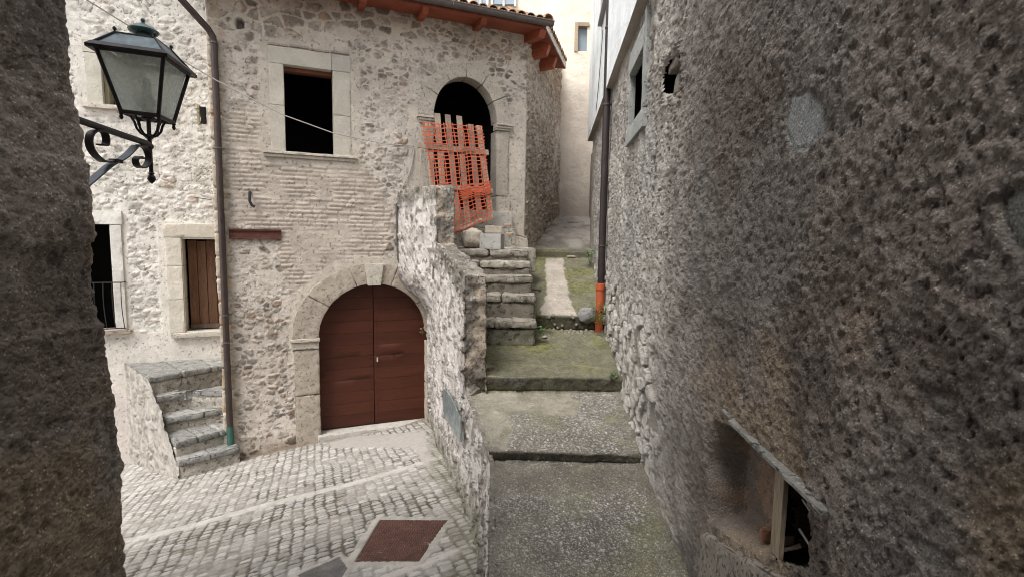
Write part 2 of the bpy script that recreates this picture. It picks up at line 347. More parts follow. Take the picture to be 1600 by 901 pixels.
# ------------------------------------------------------------------ rubble pattern
def rubble(a, z, sx_, sz_, seed, cover=.3, warp=.085, amp=.016, edge=(.05, .13)):
    w1 = a+warp*fbm(a*3, z*3, 0, seed, 3); w2 = z+warp*.7*fbm(a*3, z*3, 0, seed+3, 3)
    f1, f2, r = wor(w1/sx_, w2/sz_, seed, .85)
    e = f2-f1+.10*fbm(a*16, z*16, 0, seed+7, 3)
    thr = edge[0]+cover*.35*r[2]
    m = ss(thr, thr+edge[1]-edge[0], e)*(r[2] > cover*.25)
    gro = np.exp(-((e-thr-.02)/.035)**2)*ss(-.25, .15, fbm(a*5, z*5, 0, seed+13, 3)+.1)*(r[2] > cover*.25)
    nz = fbm(a*20, z*24, 0, seed+9, 4)
    h = m*amp*(r[0]*1.5-.25)+nz*(.005+.009*m)-gro*.012*(.3+r[1])+.010*fbm(a*2.5, z*2.5, 0, seed+11, 3)
    return h, m, gro, r, nz

# ------------------------------------------------------------------ main stone house
house = empty('stone_house', W(0, -3.6, -2), 'x', 'house')
house['label'] = 'pale rubble stone house with red-brown arched door, square window and red timber eaves'
st = .016
segs = [(W(-2.42, 0, -1.75), W(-2.42, 0, 0)), (W(-2.42, 0, 0), W(2.86, 0, 0))]
cornR = W(2.86, 0, 0); sideE = np.array([1.22, 13.70, 0])
segs.append((cornR, sideE))
pl = []; av = []; a0 = -2.42-1.75
for a, b in segs:
    L = np.linalg.norm(b-a); n = int(L/st); t = np.arange(n)/n
    pl.append(a+(b-a)*t[:, None]); av.append(a0+L*t); a0 += L
pl.append(sideE[None]); av.append(np.array([a0])); PL = np.concatenate(pl); AV = np.concatenate(av)
zs = np.arange(-4.1, 4.8, st)
P = np.broadcast_to(PL[:, None, :], (len(PL), len(zs), 3)).copy(); P[..., 2] = zs
Aa, Zz = np.meshgrid(AV, zs, indexing='ij')
h, m, gro, r, nz = rubble(Aa, Zz, .27, .155, 101, cover=.75, amp=.013)
h2, m_2, gro2, r_2, _ = rubble(Aa, Zz, .15, .085, 131, cover=.8, amp=.012)
mixs = ss(-.1, .15, fbm(Aa*.8, Zz*.8, 0, 77, 3)+.25*ss(2.6, 3.0, Zz)-.2*ss(.9, .2, np.abs(Zz-1.2)))
h = h2*(1-mixs)+h*mixs; m = m_2*(1-mixs)+m*mixs; gro = gro2*(1-mixs)+gro*mixs; ra = [r_2[k]*(1-mixs)+r[k]*mixs for k in range(3)]
mortar = mixc(c3([.59, .53, .47]), c3([.49, .435, .38]), ss(-.4, .5, fbm(Aa*1.2, Zz*1.2, 0, 15, 4)))
stc = mixc(c3([.17, .145, .12]), c3([.42, .37, .32]), ra[1]); stc = mixc(stc, c3([.33, .23, .16]), ss(.84, .93, ra[0])*.7)
stc = stc*(1+.45*fbm(Aa*9, Zz*9, 0, 88, 4))[..., None]
smear = ss(-.3, .3, fbm(Aa*7, Zz*7, 0, 91, 4)+.35*(ra[2]-.4)+.25*ss(2.9, 3.3, Zz)+.15*ss(-1, -1.6, Zz))
col = mixc(mortar, stc, m*(.2+.8*smear)); col = mixc(col, c3([.20, .17, .14]), gro*.95*smear)
# whitewashed brick patch
bp = [fac(*q) for q in [(352, 165), (414, 160), (416, 246), (560, 250), (604, 300), (612, 345), (600, 402), (545, 408), (500, 424), (462, 470), (442, 440), (440, 372), (362, 352)]]
bd = polyd(Aa, Zz, bp)+.10*fbm(Aa*2.5, Zz*2.5, 0, 13, 3)
bm = ss(-.02, .03, bd)
wz = Zz+.010*fbm(Aa*2.2, Zz*2.2, 0, 14, 3)
ex, ey, rb = brick(Aa+.01*vn(Zz*9, Aa*9, 0, 3), wz, .25, .068, 61, .5)
be = np.minimum(ex, ey)+.003*vn(Aa*40, Zz*40, 0, 4); bk = ss(.006, .014, be)*(rb[2] > .12)
hb = bk*(.008+.008*rb[0])*ss(-.35, .2, fbm(Aa*2.5, Zz*2.5, 0, 19, 3)+.1)-.003+.003*fbm(Aa*20, Zz*20, 0, 17, 3)
cb = mixc(c3([.46, .40, .345]), mixc(c3([.53, .465, .40]), c3([.41, .35, .295]), rb[1]), bk)*(1+.2*fbm(Aa*5, Zz*5, 0, 18, 4))[..., None]
h = h*(1-bm)+hb*bm; col = mixc(col, cb, bm)
# plaster margins round the openings and on the right-hand corner
def rectd(a, z, a0, a1, z0, z1): return np.minimum(np.minimum(a-a0, a1-a), np.minimum(z-z0, z1-z))
pm = ss(2.52, 2.60, Aa+.05*fbm(Aa*3, Zz*3, 0, 19, 3))*(1-ss(2.86, 2.95, Aa))*(1-ss(2.55, 2.75, Zz+.15*fbm(Aa*2, Zz*2, 0, 20, 3)))
for rc_ in ((-1.7, -.27, 1.2, 3.02), (.66, 2.62, .3, 2.2)):
    pm = np.maximum(pm, ss(-.09, -.03, rectd(Aa, Zz, *rc_)+.05*fbm(Aa*4, Zz*4, 0, 22, 3)))
rad1 = np.hypot(Aa+.02, Zz+1.76); pm = np.maximum(pm, 1-ss(1.38, 1.47, rad1+.06*fbm(Aa*4, Zz*4, 0, 23, 3)))
h = h*(1-pm)+pm*(.006+.003*fbm(Aa*10, Zz*10, 0, 24, 3)); col = mixc(col, c3([.53, .475, .41])*(1+.2*fbm(Aa*3, Zz*3, 0, 25, 4))[..., None], pm*.92)
# rough tan quoin at the left corner
qm = (1-ss(-2.27, -2.2, Aa+.05*fbm(Aa*5, Zz*5, 0, 26, 3)))*(1-ss(2.2, 3.2, Zz)*.3)
exq, eyq, rq = brick(Aa, Zz+.02*vn(Zz*3, Aa*3, 0, 4), .6, .36, 71, .3)
cq = mixc(c3([.36, .29, .21]), c3([.46, .40, .33]), rq[1])*(1+.35*fbm(Aa*11, Zz*11, 0, 27, 4))[..., None]
cq = mixc(cq, c3([.40, .25, .11]), ss(.2, .5, fbm(Aa*5, Zz*5, 0, 29, 4))*.7)
h = h*(1-qm)+qm*(.018*ss(.004, .03, eyq)+.012*fbm(Aa*14, Zz*14, 0, 28, 4)); col = mixc(col, cq, qm*.85)
# side wall: tighter darker slivers of stone
sm = ss(2.88, 2.93, Aa)
h3, m3_, g3, r3, _ = rubble(Aa*.9+Zz*.35, Zz-Aa*.25, .16, .085, 171, cover=.25, amp=.03)
c3s = mixc(c3([.52, .45, .38]), mixc(c3([.27, .225, .185]), c3([.50, .43, .365]), r3[1]), m3_*.9); c3s = mixc(c3s, c3([.15, .12, .1]), g3*.5)
smd = sm*ss(-.3, .1, fbm(Aa*1.5, Zz*1.5, 0, 33, 3)+.25)
h = h*(1-smd)+h3*smd; col = mixc(col, c3s, smd)
# putlog hole with its dark painted in, pale collar, darker line at the foot
hu, hz = fac(375, 38); dh = np.hypot(Aa-hu, (Zz-hz)*.9)+.015*vn(Aa*20, Zz*20, 0, 3)
h = h+.015*(1-ss(.14, .17, dh)); col = mixc(col, c3([.47, .43, .37]), 1-ss(.12, .17, dh)); h = h-.12*(1-ss(.05, .075, dh)); col = mixc(col, c3([.2, .18, .16]), 1-ss(.05, .08, dh))
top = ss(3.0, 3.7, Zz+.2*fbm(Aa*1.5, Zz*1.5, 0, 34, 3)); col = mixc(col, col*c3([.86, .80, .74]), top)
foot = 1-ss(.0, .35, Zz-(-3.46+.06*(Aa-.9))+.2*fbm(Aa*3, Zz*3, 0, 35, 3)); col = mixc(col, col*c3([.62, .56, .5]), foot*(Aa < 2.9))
h = h+.03*fbm(Aa*.6, Zz*.6, 0, 36, 2)*ss(.0, .3, 2.7-Aa)
Bu, Br, Bs = -.02, .93, -1.76                          # big door arch
Au, Ar, As = 1.65, .60, 2.13; Ah = .745                 # upper arch (a little taller than round)
inB = ((np.abs(Aa-Bu) < Br+.08) & (Zz < Bs)) | ((np.hypot(Aa-Bu, Zz-Bs) < Br+.08) & (Zz >= Bs))
inA = (Zz > .42) & (((np.abs(Aa-Au) < Ar+.06) & (Zz < As)) | ((((Aa-Au)/(Ar+.06))**2+((Zz-As)/(Ah+.06))**2 < 1) & (Zz >= As)))
inW = rectd(Aa, Zz, -1.46, -.57, 1.26, 2.78) > 0
opn = inB | inA | inW | (Zz > 3.86+np.maximum(0, Aa-2.86-1.85)*.42)
keep = ~(opn[:-1, :-1] | opn[1:, :-1] | opn[1:, 1:] | opn[:-1, 1:])
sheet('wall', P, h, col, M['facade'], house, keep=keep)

def arch_stones(mb, cu, cz, rin, hin, rout, hout, n, o0, o1, seed, colr, key=None, gap=.006, a0=0., a1=math.pi, amp=.006):
    ang = np.linspace(a0, a1, n+1)
    for i in range(n):
        g = gap/rout; b0, b1 = ang[i]+g, ang[i+1]-g
        def mf(a, b, d, b0=b0, b1=b1):
            t = b0+(b1-b0)*a; R = rin+(rout-rin)*b; Hh = hin+(hout-hin)*b
            return W(cu+R*np.cos(t), cz+Hh*np.sin(t), o0+(o1-o0)*d)
        mb.block(mf, [(b1-b0)*rout, rout-rin, o1-o0], res=.03, amp=amp, r=.012, seed=seed+i, col=colr, cv=.10)
# arched surround of the big door
mb = MB(); dcol = (.40, .345, .285)
arch_stones(mb, Bu, Bs, Br, .92, Br+.43, 1.28, 5, -.22, .035, 200, dcol, amp=.012)
for s_, (u0, u1) in enumerate(((Bu-Br-.43, Bu-Br), (Bu+Br, Bu+Br+.12))):
    for k, (z0, z1) in enumerate(((-2.72, -1.93), (-3.72, -2.73))):
        mb.uz(u0+(.03 if s_ == 0 else 0), u1, z0, z1, -.22, (.04 if s_ == 0 else 0)-.004*k, res=.03, amp=.012, r=.02, seed=230+s_*5+k, col=dcol)
mb.build('door_surround', M['stone'], house, label='weathered tan stone arch round the big door')
mb = MB()
for s_ in (-1,):
    ui = Bu+s_*(Br-.015); uo = Bu+s_*(Br+.45)
    mb.uz(min(ui, uo), max(ui, uo), -1.80, -1.745, -.1, .085, amp=.003, r=.012, seed=240+s_, col=(.52, .47, .40))
    mb.uz(min(ui, uo)+.015, max(ui, uo)-.015, -1.925, -1.80, -.1, .055, amp=.004, r=.015, seed=243+s_, col=(.47, .42, .35))
mb.build('impost', M['stone'], house)
mb = MB(); mb.hexa([[[W(Bu+s_*w_, z_, o) for o in (-.1, .075)] for z_, w_ in ((-.87, .11), (-.49, .165))] for s_ in (-1, 1)], res=.03, amp=.006, r=.012, seed=250, col=(.50, .46, .40))
mb.build('keystone', M['stone'], house)
mb = MB(); mb.uz(-1.0, 1.35, -3.75, -3.455, -.4, .10, res=.04, amp=.008, r=.02, seed=252, col=(.44, .41, .37))
mb.build('threshold', M['stone'], house)
# door: two leaves of horizontal boards
dr = empty('door', W(Bu, -3.455, -.16), None, None); dr.parent = house; dr.location = tuple(ORG[dr.name]-ORG[house.name])
wcol = (.064, .0185, .0098)
for s_ in (-1, 1):
    mb = MB()
    for k in range(13):
        z0 = -3.45+k*.213+(.02 if s_ < 0 else 0)
        if z0 > -.8: break
        ua, ub = (Bu-Br-.06, Bu-.006) if s_ < 0 else (Bu+.006, Bu+Br+.06)
        mb.uz(ua, ub, z0+.0006, min(z0+.2122, -.70), -.20, -.155+random.uniform(-.001, .001), res=.2, amp=.001, r=.0035, seed=260+k, col=wcol, cv=.13)
    mb.build('door_leaf', M['wood_door'], dr)
mb = MB(); mb.uz(Bu+.05, Bu+.075, -2.28, -2.20, -.16, -.135, r=.004, amp=0, col=(.5, .5, .48))
mb.build('keyhole_plate', M['metal'], dr)
mb = MB(); mb.tube([W(.33+.2*t, -2.17-.02*math.sin(t*math.pi), -.13) for t in np.linspace(0, 1, 7)], .005, 6, (.05, .03, .02)); mb.tube([W(.33, -2.17, -.155), W(.33, -2.17, -.125)], .01, 6, (.02, .01, .01)); mb.tube([W(.53, -2.17, -.155), W(.53, -2.17, -.125)], .01, 6, (.02, .01, .01))
mb.build('handle', M['metal'], dr)
nail = None
for s_ in (-1, 1):
    for k in range(22):
        p = W(Bu+s_*.055, -3.40+k*.1065, -.150)
        if nail is None:
            mb = MB(); mb.lathe(p, [(.007, -.005), (.007, .006)], 6, (.02, .008, .006)); nail = mb.build('nail', M['metal'], dr); np0 = p; nl0 = nail.location.copy()
        else:
            o = nail.copy(); C.objects.link(o); o.parent = dr; o.location = nl0+Vector(tuple(p-np0))
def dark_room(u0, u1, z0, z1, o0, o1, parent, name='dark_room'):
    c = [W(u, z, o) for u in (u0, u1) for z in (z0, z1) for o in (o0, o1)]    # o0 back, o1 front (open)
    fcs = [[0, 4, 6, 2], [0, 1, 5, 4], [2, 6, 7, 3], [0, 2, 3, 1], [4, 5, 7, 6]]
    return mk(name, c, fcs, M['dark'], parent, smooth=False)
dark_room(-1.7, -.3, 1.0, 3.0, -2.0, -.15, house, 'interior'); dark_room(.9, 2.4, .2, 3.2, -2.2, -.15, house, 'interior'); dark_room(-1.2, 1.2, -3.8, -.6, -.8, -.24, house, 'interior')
# window: stone frame and sill
wf = empty('window', W(-1.0, 1.3, 0), None, None); wf.parent = house; wf.location = tuple(ORG[wf.name]-ORG[house.name])
mb = MB(); fc = (.53, .49, .42)
mb.uz(-1.60, -1.385, 1.335, 2.05, -.28, .028, res=.04, amp=.003, r=.006, seed=301, col=fc); mb.uz(-1.60, -1.385, 2.055, 2.69, -.28, .026, res=.04, amp=.003, r=.006, seed=302, col=fc)
mb.uz(-.645, -.375, 1.335, 1.98, -.28, .028, res=.04, amp=.003, r=.006, seed=303, col=fc); mb.uz(-.645, -.375, 1.985, 2.69, -.28, .026, res=.04, amp=.003, r=.006, seed=304, col=fc)
mb.uz(-1.605, -.66, 2.693, 2.955, -.28, .027, res=.04, amp=.003, r=.006, seed=305, col=fc); mb.uz(-.655, -.365, 2.693, 2.955, -.28, .029, res=.04, amp=.003, r=.006, seed=306, col=(.42, .39, .35))
mb.build('frame', M['plaster'], wf)
mb = MB(); mb.uz(-1.72, -.28, 1.285, 1.332, -.3, .085, res=.06, amp=.003, r=.012, seed=307, col=(.52, .47, .41)); mb.uz(-1.70, -.30, 1.235, 1.284, -.1, .055, res=.06, amp=.003, r=.012, seed=308, col=(.50, .45, .39))
mb.build('sill', M['stone'], wf)
mb = MB(); mb.uz(-1.385, -.645, 2.63, 2.69, -.26, -.10, amp=.002, r=.004, col=(.16, .06, .035)); mb.build('lintel_board', M['eavewood'], wf)
mb = MB()
for k in range(4): mb.uz(-1.60+k*.31, -1.60+k*.31+.29, 2.962+.012*(k % 2), 2.995+.012*(k % 2), -.02, .04, amp=.003, r=.006, seed=310+k, col=(.36, .31, .27))
mb.build('brick_course', M['stone'], wf)
# upper arched doorway
aw = empty('arched_doorway', W(Au, .5, 0), None, None); aw.parent = house; aw.location = tuple(ORG[aw.name]-ORG[house.name])
mb = MB(); ac = (.47, .42, .36)
arch_stones(mb, Au, As+.01, Ar, Ah, Ar+.29, Ah+.25, 6, -.30, .03, 320, ac, amp=.005)
mb.build('arch_stones', M['stone'], aw)
for s_ in (-1, 1):
    mb = MB(); ui = Au+s_*Ar; uo = Au+s_*(Ar+.25)
    for k, (z0, z1) in enumerate(((.42, .78), (.79, 2.0))):
        ua, ub = sorted((ui, uo+(s_*.03 if k == 0 else 0))); mb.uz(ua, ub, z0, z1, -.30, .05 if k == 0 else .03, res=.04, amp=.005, r=.012, seed=330+k+s_, col=ac)
    mb.build('jamb', M['stone'], aw)
    mb = MB()
    for z0, z1, e_, o_ in ((2.003, 2.04, .02, .06), (2.041, 2.085, .035, .085), (2.086, 2.13, .06, .11)):
        ua, ub = sorted((ui-s_*.02, uo+s_*e_)); mb.uz(ua, ub, z0, z1, -.12, o_, amp=.003, r=.01, seed=335, col=(.50, .45, .39))
    mb.build('capital', M['stone'], aw)
mb = MB(); mb.uz(.95, 2.55, .18, .50, -.4, .16, res=.05, amp=.006, r=.015, seed=338, col=(.48, .45, .41)); mb.build('threshold', M['stone'], aw)
# fixings on the front
mb = MB(); mb.uz(-2.24, -1.49, -.075, .06, -.02, .028, amp=.003, r=.005, col=(.115, .045, .035)); mb.uz(-2.24, -1.49, .045, .075, -.02, .05, amp=.002, r=.004, col=(.10, .04, .03)); mb.uz(-2.24, -1.49, -.085, -.06, -.02, .05, amp=.002, r=.004, col=(.10, .04, .03))
mb.build('iron_beam', M['rust'], house, label='rust-brown iron beam set flush in the wall')
k_ = [fac(*q) for q in ((391, 301), (391, 315), (394, 321), (399, 324))]
mb = MB(); mb.tube([W(k_[0][0], k_[0][1], .0), W(k_[0][0], k_[0][1], .07)]+[W(a, b, .09) for a, b in k_], .022, 8, (.02, .02, .022)); mb.build('pipe_stub', M['plastic'], house)
# eaves
roof = empty('roof', W(.5, 3.8, -2), None, None); roof.parent = house; roof.location = tuple(ORG[roof.name]-ORG[house.name])
ec = (.23, .060, .030); UL = -2.78; OV = .56
sd = (sideE-cornR)/np.linalg.norm(sideE-cornR); sn = np.array([sd[1], -sd[0], 0])        # along / out of the side wall
G1 = 1/(1-(0)); 
def S_(a, z, o): return cornR+sd*a+sn*o+Z*z
# eave corner: where the two overhang lines meet
def meet(of, os_):
    A2 = np.array([[U[0], -sd[0]], [U[1], -sd[1]]]); bv = (cornR+sn*os_)-(F0+N*of); t = np.linalg.solve(A2, bv[:2]); return float(t[0]), float(t[1])
uC, aC = meet(OV, .42); BK = 1.85; sN = .012
def soffit(of0, of1, os0, os1, z0, z1, back=1.85, dz=.08):
    u0, a_0 = meet(of0, os0); u1, a_1 = meet(of1, os1); q = MB()
    q.hexa([[[W(UL, z0, of0), W(UL, z1, of0)], [W(UL, z0-dz, of1), W(UL, z1-dz, of1)]], [[W(u0, z0, of0), W(u0, z1, of0)], [W(u1, z0-dz, of1), W(u1, z1-dz, of1)]]], res=.3, amp=.001, r=.004, col=ec)
    q.hexa([[[S_(a_0, z0, os0), S_(a_0, z1, os0)], [S_(a_1, z0-dz, os1), S_(a_1, z1-dz, os1)]], [[S_(back, z0, os0), S_(back, z1, os0)], [S_(back, z0-dz, os1), S_(back, z1-dz, os1)]]], res=.3, amp=.001, r=.004, col=ec)
    return q
soffit(-.2, OV, -.2, .42, 3.83, 3.862).build('soffit_boards', M['eavewood'], roof, label='red-brown boards under the eaves')
for k, u_ in enumerate([fac(x, y, .35)[0] for x, y in ((470, 0), (567, 12), (662, 26), (752, 38))]+[fac(375, -14, .35)[0], fac(285, -25, .35)[0]]):
    mb = MB(); mb.hexa([[[W(u_+s_*.055, 3.725, -.15), W(u_+s_*.055, 3.828, -.15)], [W(u_+s_*.055, 3.665, OV-.10), W(u_+s_*.055, 3.755, OV-.03)]] for s_ in (-1, 1)], res=.2, amp=.002, r=.008, seed=350+k, col=ec)
    mb.build('rafter_end', M['eavewood'], roof)
cc_ = W(uC, 0, OV); dg = cc_-cornR; dg = dg/np.linalg.norm(dg); dp = np.array([-dg[1], dg[0], 0])
mb = MB(); Lh = np.linalg.norm(cc_-cornR)
mb.hexa([[[cornR-dg*.2+dp*s_*.07+Z*3.68, cornR-dg*.2+dp*s_*.07+Z*3.828], [cornR+dg*(Lh-.12)+dp*s_*.07+Z*3.63, cornR+dg*(Lh-.03)+dp*s_*.07+Z*3.75]] for s_ in (-1, 1)], res=.2, amp=.002, r=.008, seed=360, col=ec)
mb.build('rafter_end', M['eavewood'], roof)
for a_ in (.42, 1.15):
    mb = MB(); mb.hexa([[[S_(a_+e_, 3.50, -.15), S_(a_+e_, 3.828, -.15)], [S_(a_+e_, 3.56, .30), S_(a_+e_, 3.828, .38)]] for e_ in (-.09, .09)], res=.1, amp=.004, r=.02, seed=365, col=(.26, .065, .032))
    mb.build('purlin_end', M['eavewood'], roof)
u0, _ = meet(OV+.02, .44)
mb = MB(); mb.uz(UL, u0, 3.755, 3.865, OV, OV+.022, res=.3, amp=.001, r=.004, col=(.17, .05, .03)); mb.build('fascia', M['eavewood'], roof)
mb = MB(); mb.hexa([[[S_(aC, z_, o_) for z_ in (3.755, 3.90)] for o_ in (.42, .44)] if e_ == 0 else [[S_(BK, z_, o_) for z_ in (3.755, 3.90)] for o_ in (.42, .44)] for e_ in (0, 1)], res=.3, amp=.001, r=.004, col=(.36, .33, .30))
mb.build('verge_flashing', M['zinc'], roof, label='grey metal flashing along the side eave')
# gutter
def halfpipe(u0, u1, z, o, r_, n=10):
    V = []; q = []
    uu_ = np.linspace(u0, u1, 12); th = np.linspace(math.pi, 2*math.pi, n)
    for u_ in uu_:
        for rr_ in (r_, r_-.006): V += [W(u_, z+math.sin(t)*rr_, o+math.cos(t)*rr_) for t in th]
    w2 = 2*n
    for i in range(11):
        for j in range(n-1): q += [[i*w2+j, i*w2+j+1, (i+1)*w2+j+1, (i+1)*w2+j], [i*w2+n+j+1, i*w2+n+j, (i+1)*w2+n+j, (i+1)*w2+n+j+1]]
        q += [[i*w2, (i+1)*w2, (i+1)*w2+n, i*w2+n], [i*w2+n-1, i*w2+2*n-1, (i+1)*w2+2*n-1, (i+1)*w2+n-1]]
    for e_ in (0, 11): q.append([e_*w2+j for j in range(n)])
    return V, q
V, q = halfpipe(UL-.05, uC+.10, 3.83, OV+.10, .072); mb = MB(); mb.add(V, q, (.115, .095, .09))
for s_ in (-1,): mb.tube([W(UL-.05, 3.833, OV+.172), W(uC+.10, 3.833, OV+.172)], .011, 8, (.125, .105, .10))
mb.tube([W(1.2, 3.77, OV+.175), W(1.2, 3.84, OV+.178)], .01, 6, (.1, .09, .08))
mb.build('gutter', M['metal'], roof, label='dark brown-grey half-round gutter')
# roof deck and tiles
sl = math.tan(math.radians(17)); zR = 3.865
mb = MB()
def R(u, o, dz=0): return W(u, zR+(OV-o)*sl+dz, o)
hipU = meet(OV, .44)[0]
mb.hexa([[[R(u_, o_, -.07) if True else 0, R(u_, o_, -.02)] for o_ in (-3.2, OV)] for u_ in (UL, hipU-.02)], res=.5, amp=0, r=.01, col=(.2, .1, .06))
mb.hexa([[[S_(aC+.05, 3.79, .40), S_(aC+.05, 3.86, .42)], [S_(aC+.05, 3.88, -.6), S_(aC+.05, 4.2, -.6)]], [[S_(BK, 3.79, .40), S_(BK, 3.86, .42)], [S_(BK, 3.88, -.6), S_(BK, 4.2, -.6)]]], res=.5, amp=0, r=.01, col=(.3, .2, .15))
mb.build('roof_deck', M['tile'], roof)
mb = MB(); nt_ = 0
def tilehalf(c0, c1, side, upv, r0, r1, colr, n=8, th=.014):
    V = []; ang = np.linspace(0, math.pi, n)
    for c, rr_ in ((c0, r0), (c1, r1)):
        for rq_ in (rr_, rr_-th): V += [c+side*math.cos(t)*rq_+upv*math.sin(t)*rq_*.85 for t in ang]
    w2 = 2*n; q = []
    for j in range(n-1): q += [[j, w2+j, w2+j+1, j+1], [n+j+1, w2+n+j+1, w2+n+j, n+j], [j, j+1, n+j+1, n+j], [w2+j+1, w2+j, w2+n+j, w2+n+j+1]]
    mb.add(V, q, colr)
tc_ = [(.42, .24, .14), (.36, .18, .10), (.46, .32, .20), (.28, .16, .10), (.40, .29, .20)]
u_ = UL+.1
while u_ < hipU+.02:
    for row in range(4):
        o_a = OV+.06-row*.34; o_b = o_a-.42; j_ = random.uniform(-.008, .008)
        c0 = R(u_+j_, o_a, .035+.012*(row > 0)+random.uniform(-.004, .004)); c1 = R(u_+j_, o_b, .020)
        tilehalf(c0, c1, U, Z, .088, .070, random.choice(tc_))
    for row in range(4):
        o_a = OV+.07-row*.34; o_b = o_a-.42
        c0 = R(u_+.09, o_a, .055); c1 = R(u_+.09, o_b, .045)
        tilehalf(c0, c1, U, -Z, .075, .085, random.choice(tc_))
    u_ += .178
a_ = aC+.1
while a_ < BK-.1:                                       # side slope and hip tiles
    for row in range(2):
        c0 = S_(a_, 3.88+row*.13, .47-row*.34); c1 = S_(a_, 4.05+row*.13, .05-row*.34)
        tilehalf(c0, c1, sd, Z, .085, .07, random.choice(tc_))
    a_ += .18
for k in range(5):
    h0 = W(hipU, zR+.04, OV)-dg*(k*.36-.08); h1 = h0-dg*.42
    tilehalf(h0+Z*(k*.07), h1+Z*(k*.07+.06), dp, Z, .10, .085, random.choice(tc_))
mb.build('roof_tiles', M['tile'], roof, smooth=False)
# downpipe at the left corner
pu = -2.33; pc = (.06, .042, .037); zb = -3.68
mb = MB()
mb.tube([W(pu-.85, 3.80, OV+.08), W(pu-.78, 3.72, OV+.05), W(pu-.06, 3.02, .12), W(pu-.01, 2.93, .085), W(pu, 2.84, .08), W(pu, 0, .08), W(pu, zb+.55, .08)], .048, 12, pc)
for z_ in (2.85, 1.3, -1.28, -1.72): mb.lathe(W(pu, z_, .08), [(.05, -.012), (.056, -.012), (.056, .012), (.05, .012)], 14, (.12, .10, .09))
for z_ in (1.3, -1.28): mb.tube([W(pu-.09, z_, .03), W(pu+.09, z_, .03)], .008, 6, (.12, .1, .09))
dpipe = mb.build('drainpipe', M['metal'], house, label='brown downpipe ending in a green foot')
mb = MB(); mb.tube([W(pu, zb+.58, .08), W(pu, zb+.20, .08), W(pu, zb+.13, .095), W(pu-.02, zb+.07, .15), W(pu-.03, zb+.045, .20)], [.052, .052, .054, .054, .056], 12, (.045, .13, .105)); mb.build('pipe_foot', M['metal'], dpipe)

# ------------------------------------------------------------------ left house, set back
OL = -1.6
lh = empty('plastered_house', W(-4.5, -4.1, OL-2), 'bright whitewashed rubble house at the left with barred balcony window and plank door', 'house')
ul = np.arange(-8.6, -2.30, st); zl = np.arange(-4.6, 5.6, st*1.1)
Ua, Zl = np.meshgrid(ul, zl, indexing='ij'); P = W(Ua, Zl, OL)
h, m, gro, r, nz = rubble(Ua, Zl, .19, .095, 401, cover=.55, amp=.012)
hB, mB_, gB, rB, _ = rubble(Ua, Zl, .26, .15, 431, cover=.8, amp=.012)
mx = ss(1.2, 1.9, Zl+.5*fbm(Ua, Zl, 0, 9, 3)); h = h*(1-mx)+hB*mx; m = m*(1-mx)+mB_*mx; gro = gro*(1-mx)+gB*mx; r1_ = r[1]*(1-mx)+rB[1]*mx
mo = c3([.67, .64, .59])*(1+.10*fbm(Ua*2, Zl*2, 0, 402, 4))[..., None]
sc_ = mixc(c3([.29, .265, .23]), c3([.60, .57, .52]), r1_)*(1+.4*fbm(Ua*12, Zl*12, 0, 403, 4))[..., None]
sc_ = mixc(sc_, c3([.44, .33, .26]), ss(.9, .95, r[0])*.8)
sme = ss(-.3, .4, fbm(Ua*6, Zl*6, 0, 404, 4)+.4*(r1_-.5)+.1)
col = mixc(mo, sc_, m*sme*.9); col = mixc(col, c3([.20, .17, .14]), gro*.85*sme)
ps = 1-ss(-.02, .04, (Zl+1.95)+.0*Ua+.15*fbm(Ua*2, Zl*2, 0, 406, 3)-.15*(Ua > -4.05)); ps = np.maximum(ps, ss(-4.05, -4.15, Ua+.05*fbm(Ua*3, Zl*3, 0, 7, 3))*(Zl < 1.1)*(Zl > -1.95)*0)
ps = np.maximum(ps, ss(-.08, -.03, rectd(Ua, Zl, -3.5, -2.3, -1.98, .14)+.04*fbm(Ua*4, Zl*4, 0, 408, 3)))
ps = np.maximum(ps, ss(-.06, -.02, rectd(Ua, Zl, -5.5, -4.02, -1.8, .30)+.03*fbm(Ua*4, Zl*4, 0, 409, 3)))
ps = np.maximum(ps, ss(-.06, -.02, rectd(Ua, Zl, -4.5, -3.3, 1.98, 3.15)+.03*fbm(Ua*4, Zl*4, 0, 410, 3)))
h = h*(1-ps)+ps*.008; pcn = mixc(c3([.66, .62, .565]), c3([.60, .54, .50]), ss(-2.2, -3, Zl))*(1+.10*fbm(Ua*2.5, Zl*2.5, 0, 411, 4))[..., None]
col = mixc(col, pcn, ps*.95)
o1 = (rectd(Ua, Zl, -3.16, -2.30, -1.78, -.12) > 0) | (rectd(Ua, Zl, -5.4, -4.24, -1.66, .12) > 0) | (rectd(Ua, Zl, -4.2, -3.60, 2.13, 2.92) > 0)
keep = ~(o1[:-1, :-1] | o1[1:, :-1] | o1[1:, 1:] | o1[:-1, 1:])
sheet('wall', P, h, col, M['facade'], lh, keep=keep)
dark_room(-5.6, -4.0, -1.9, .4, OL-1.6, OL-.12, lh, 'interior'); dark_room(-4.3, -3.4, 1.9, 3.1, OL-1.6, OL-.12, lh, 'interior'); dark_room(-3.4, -2.1, -1.95, .1, OL-1.6, OL-.22, lh, 'interior')
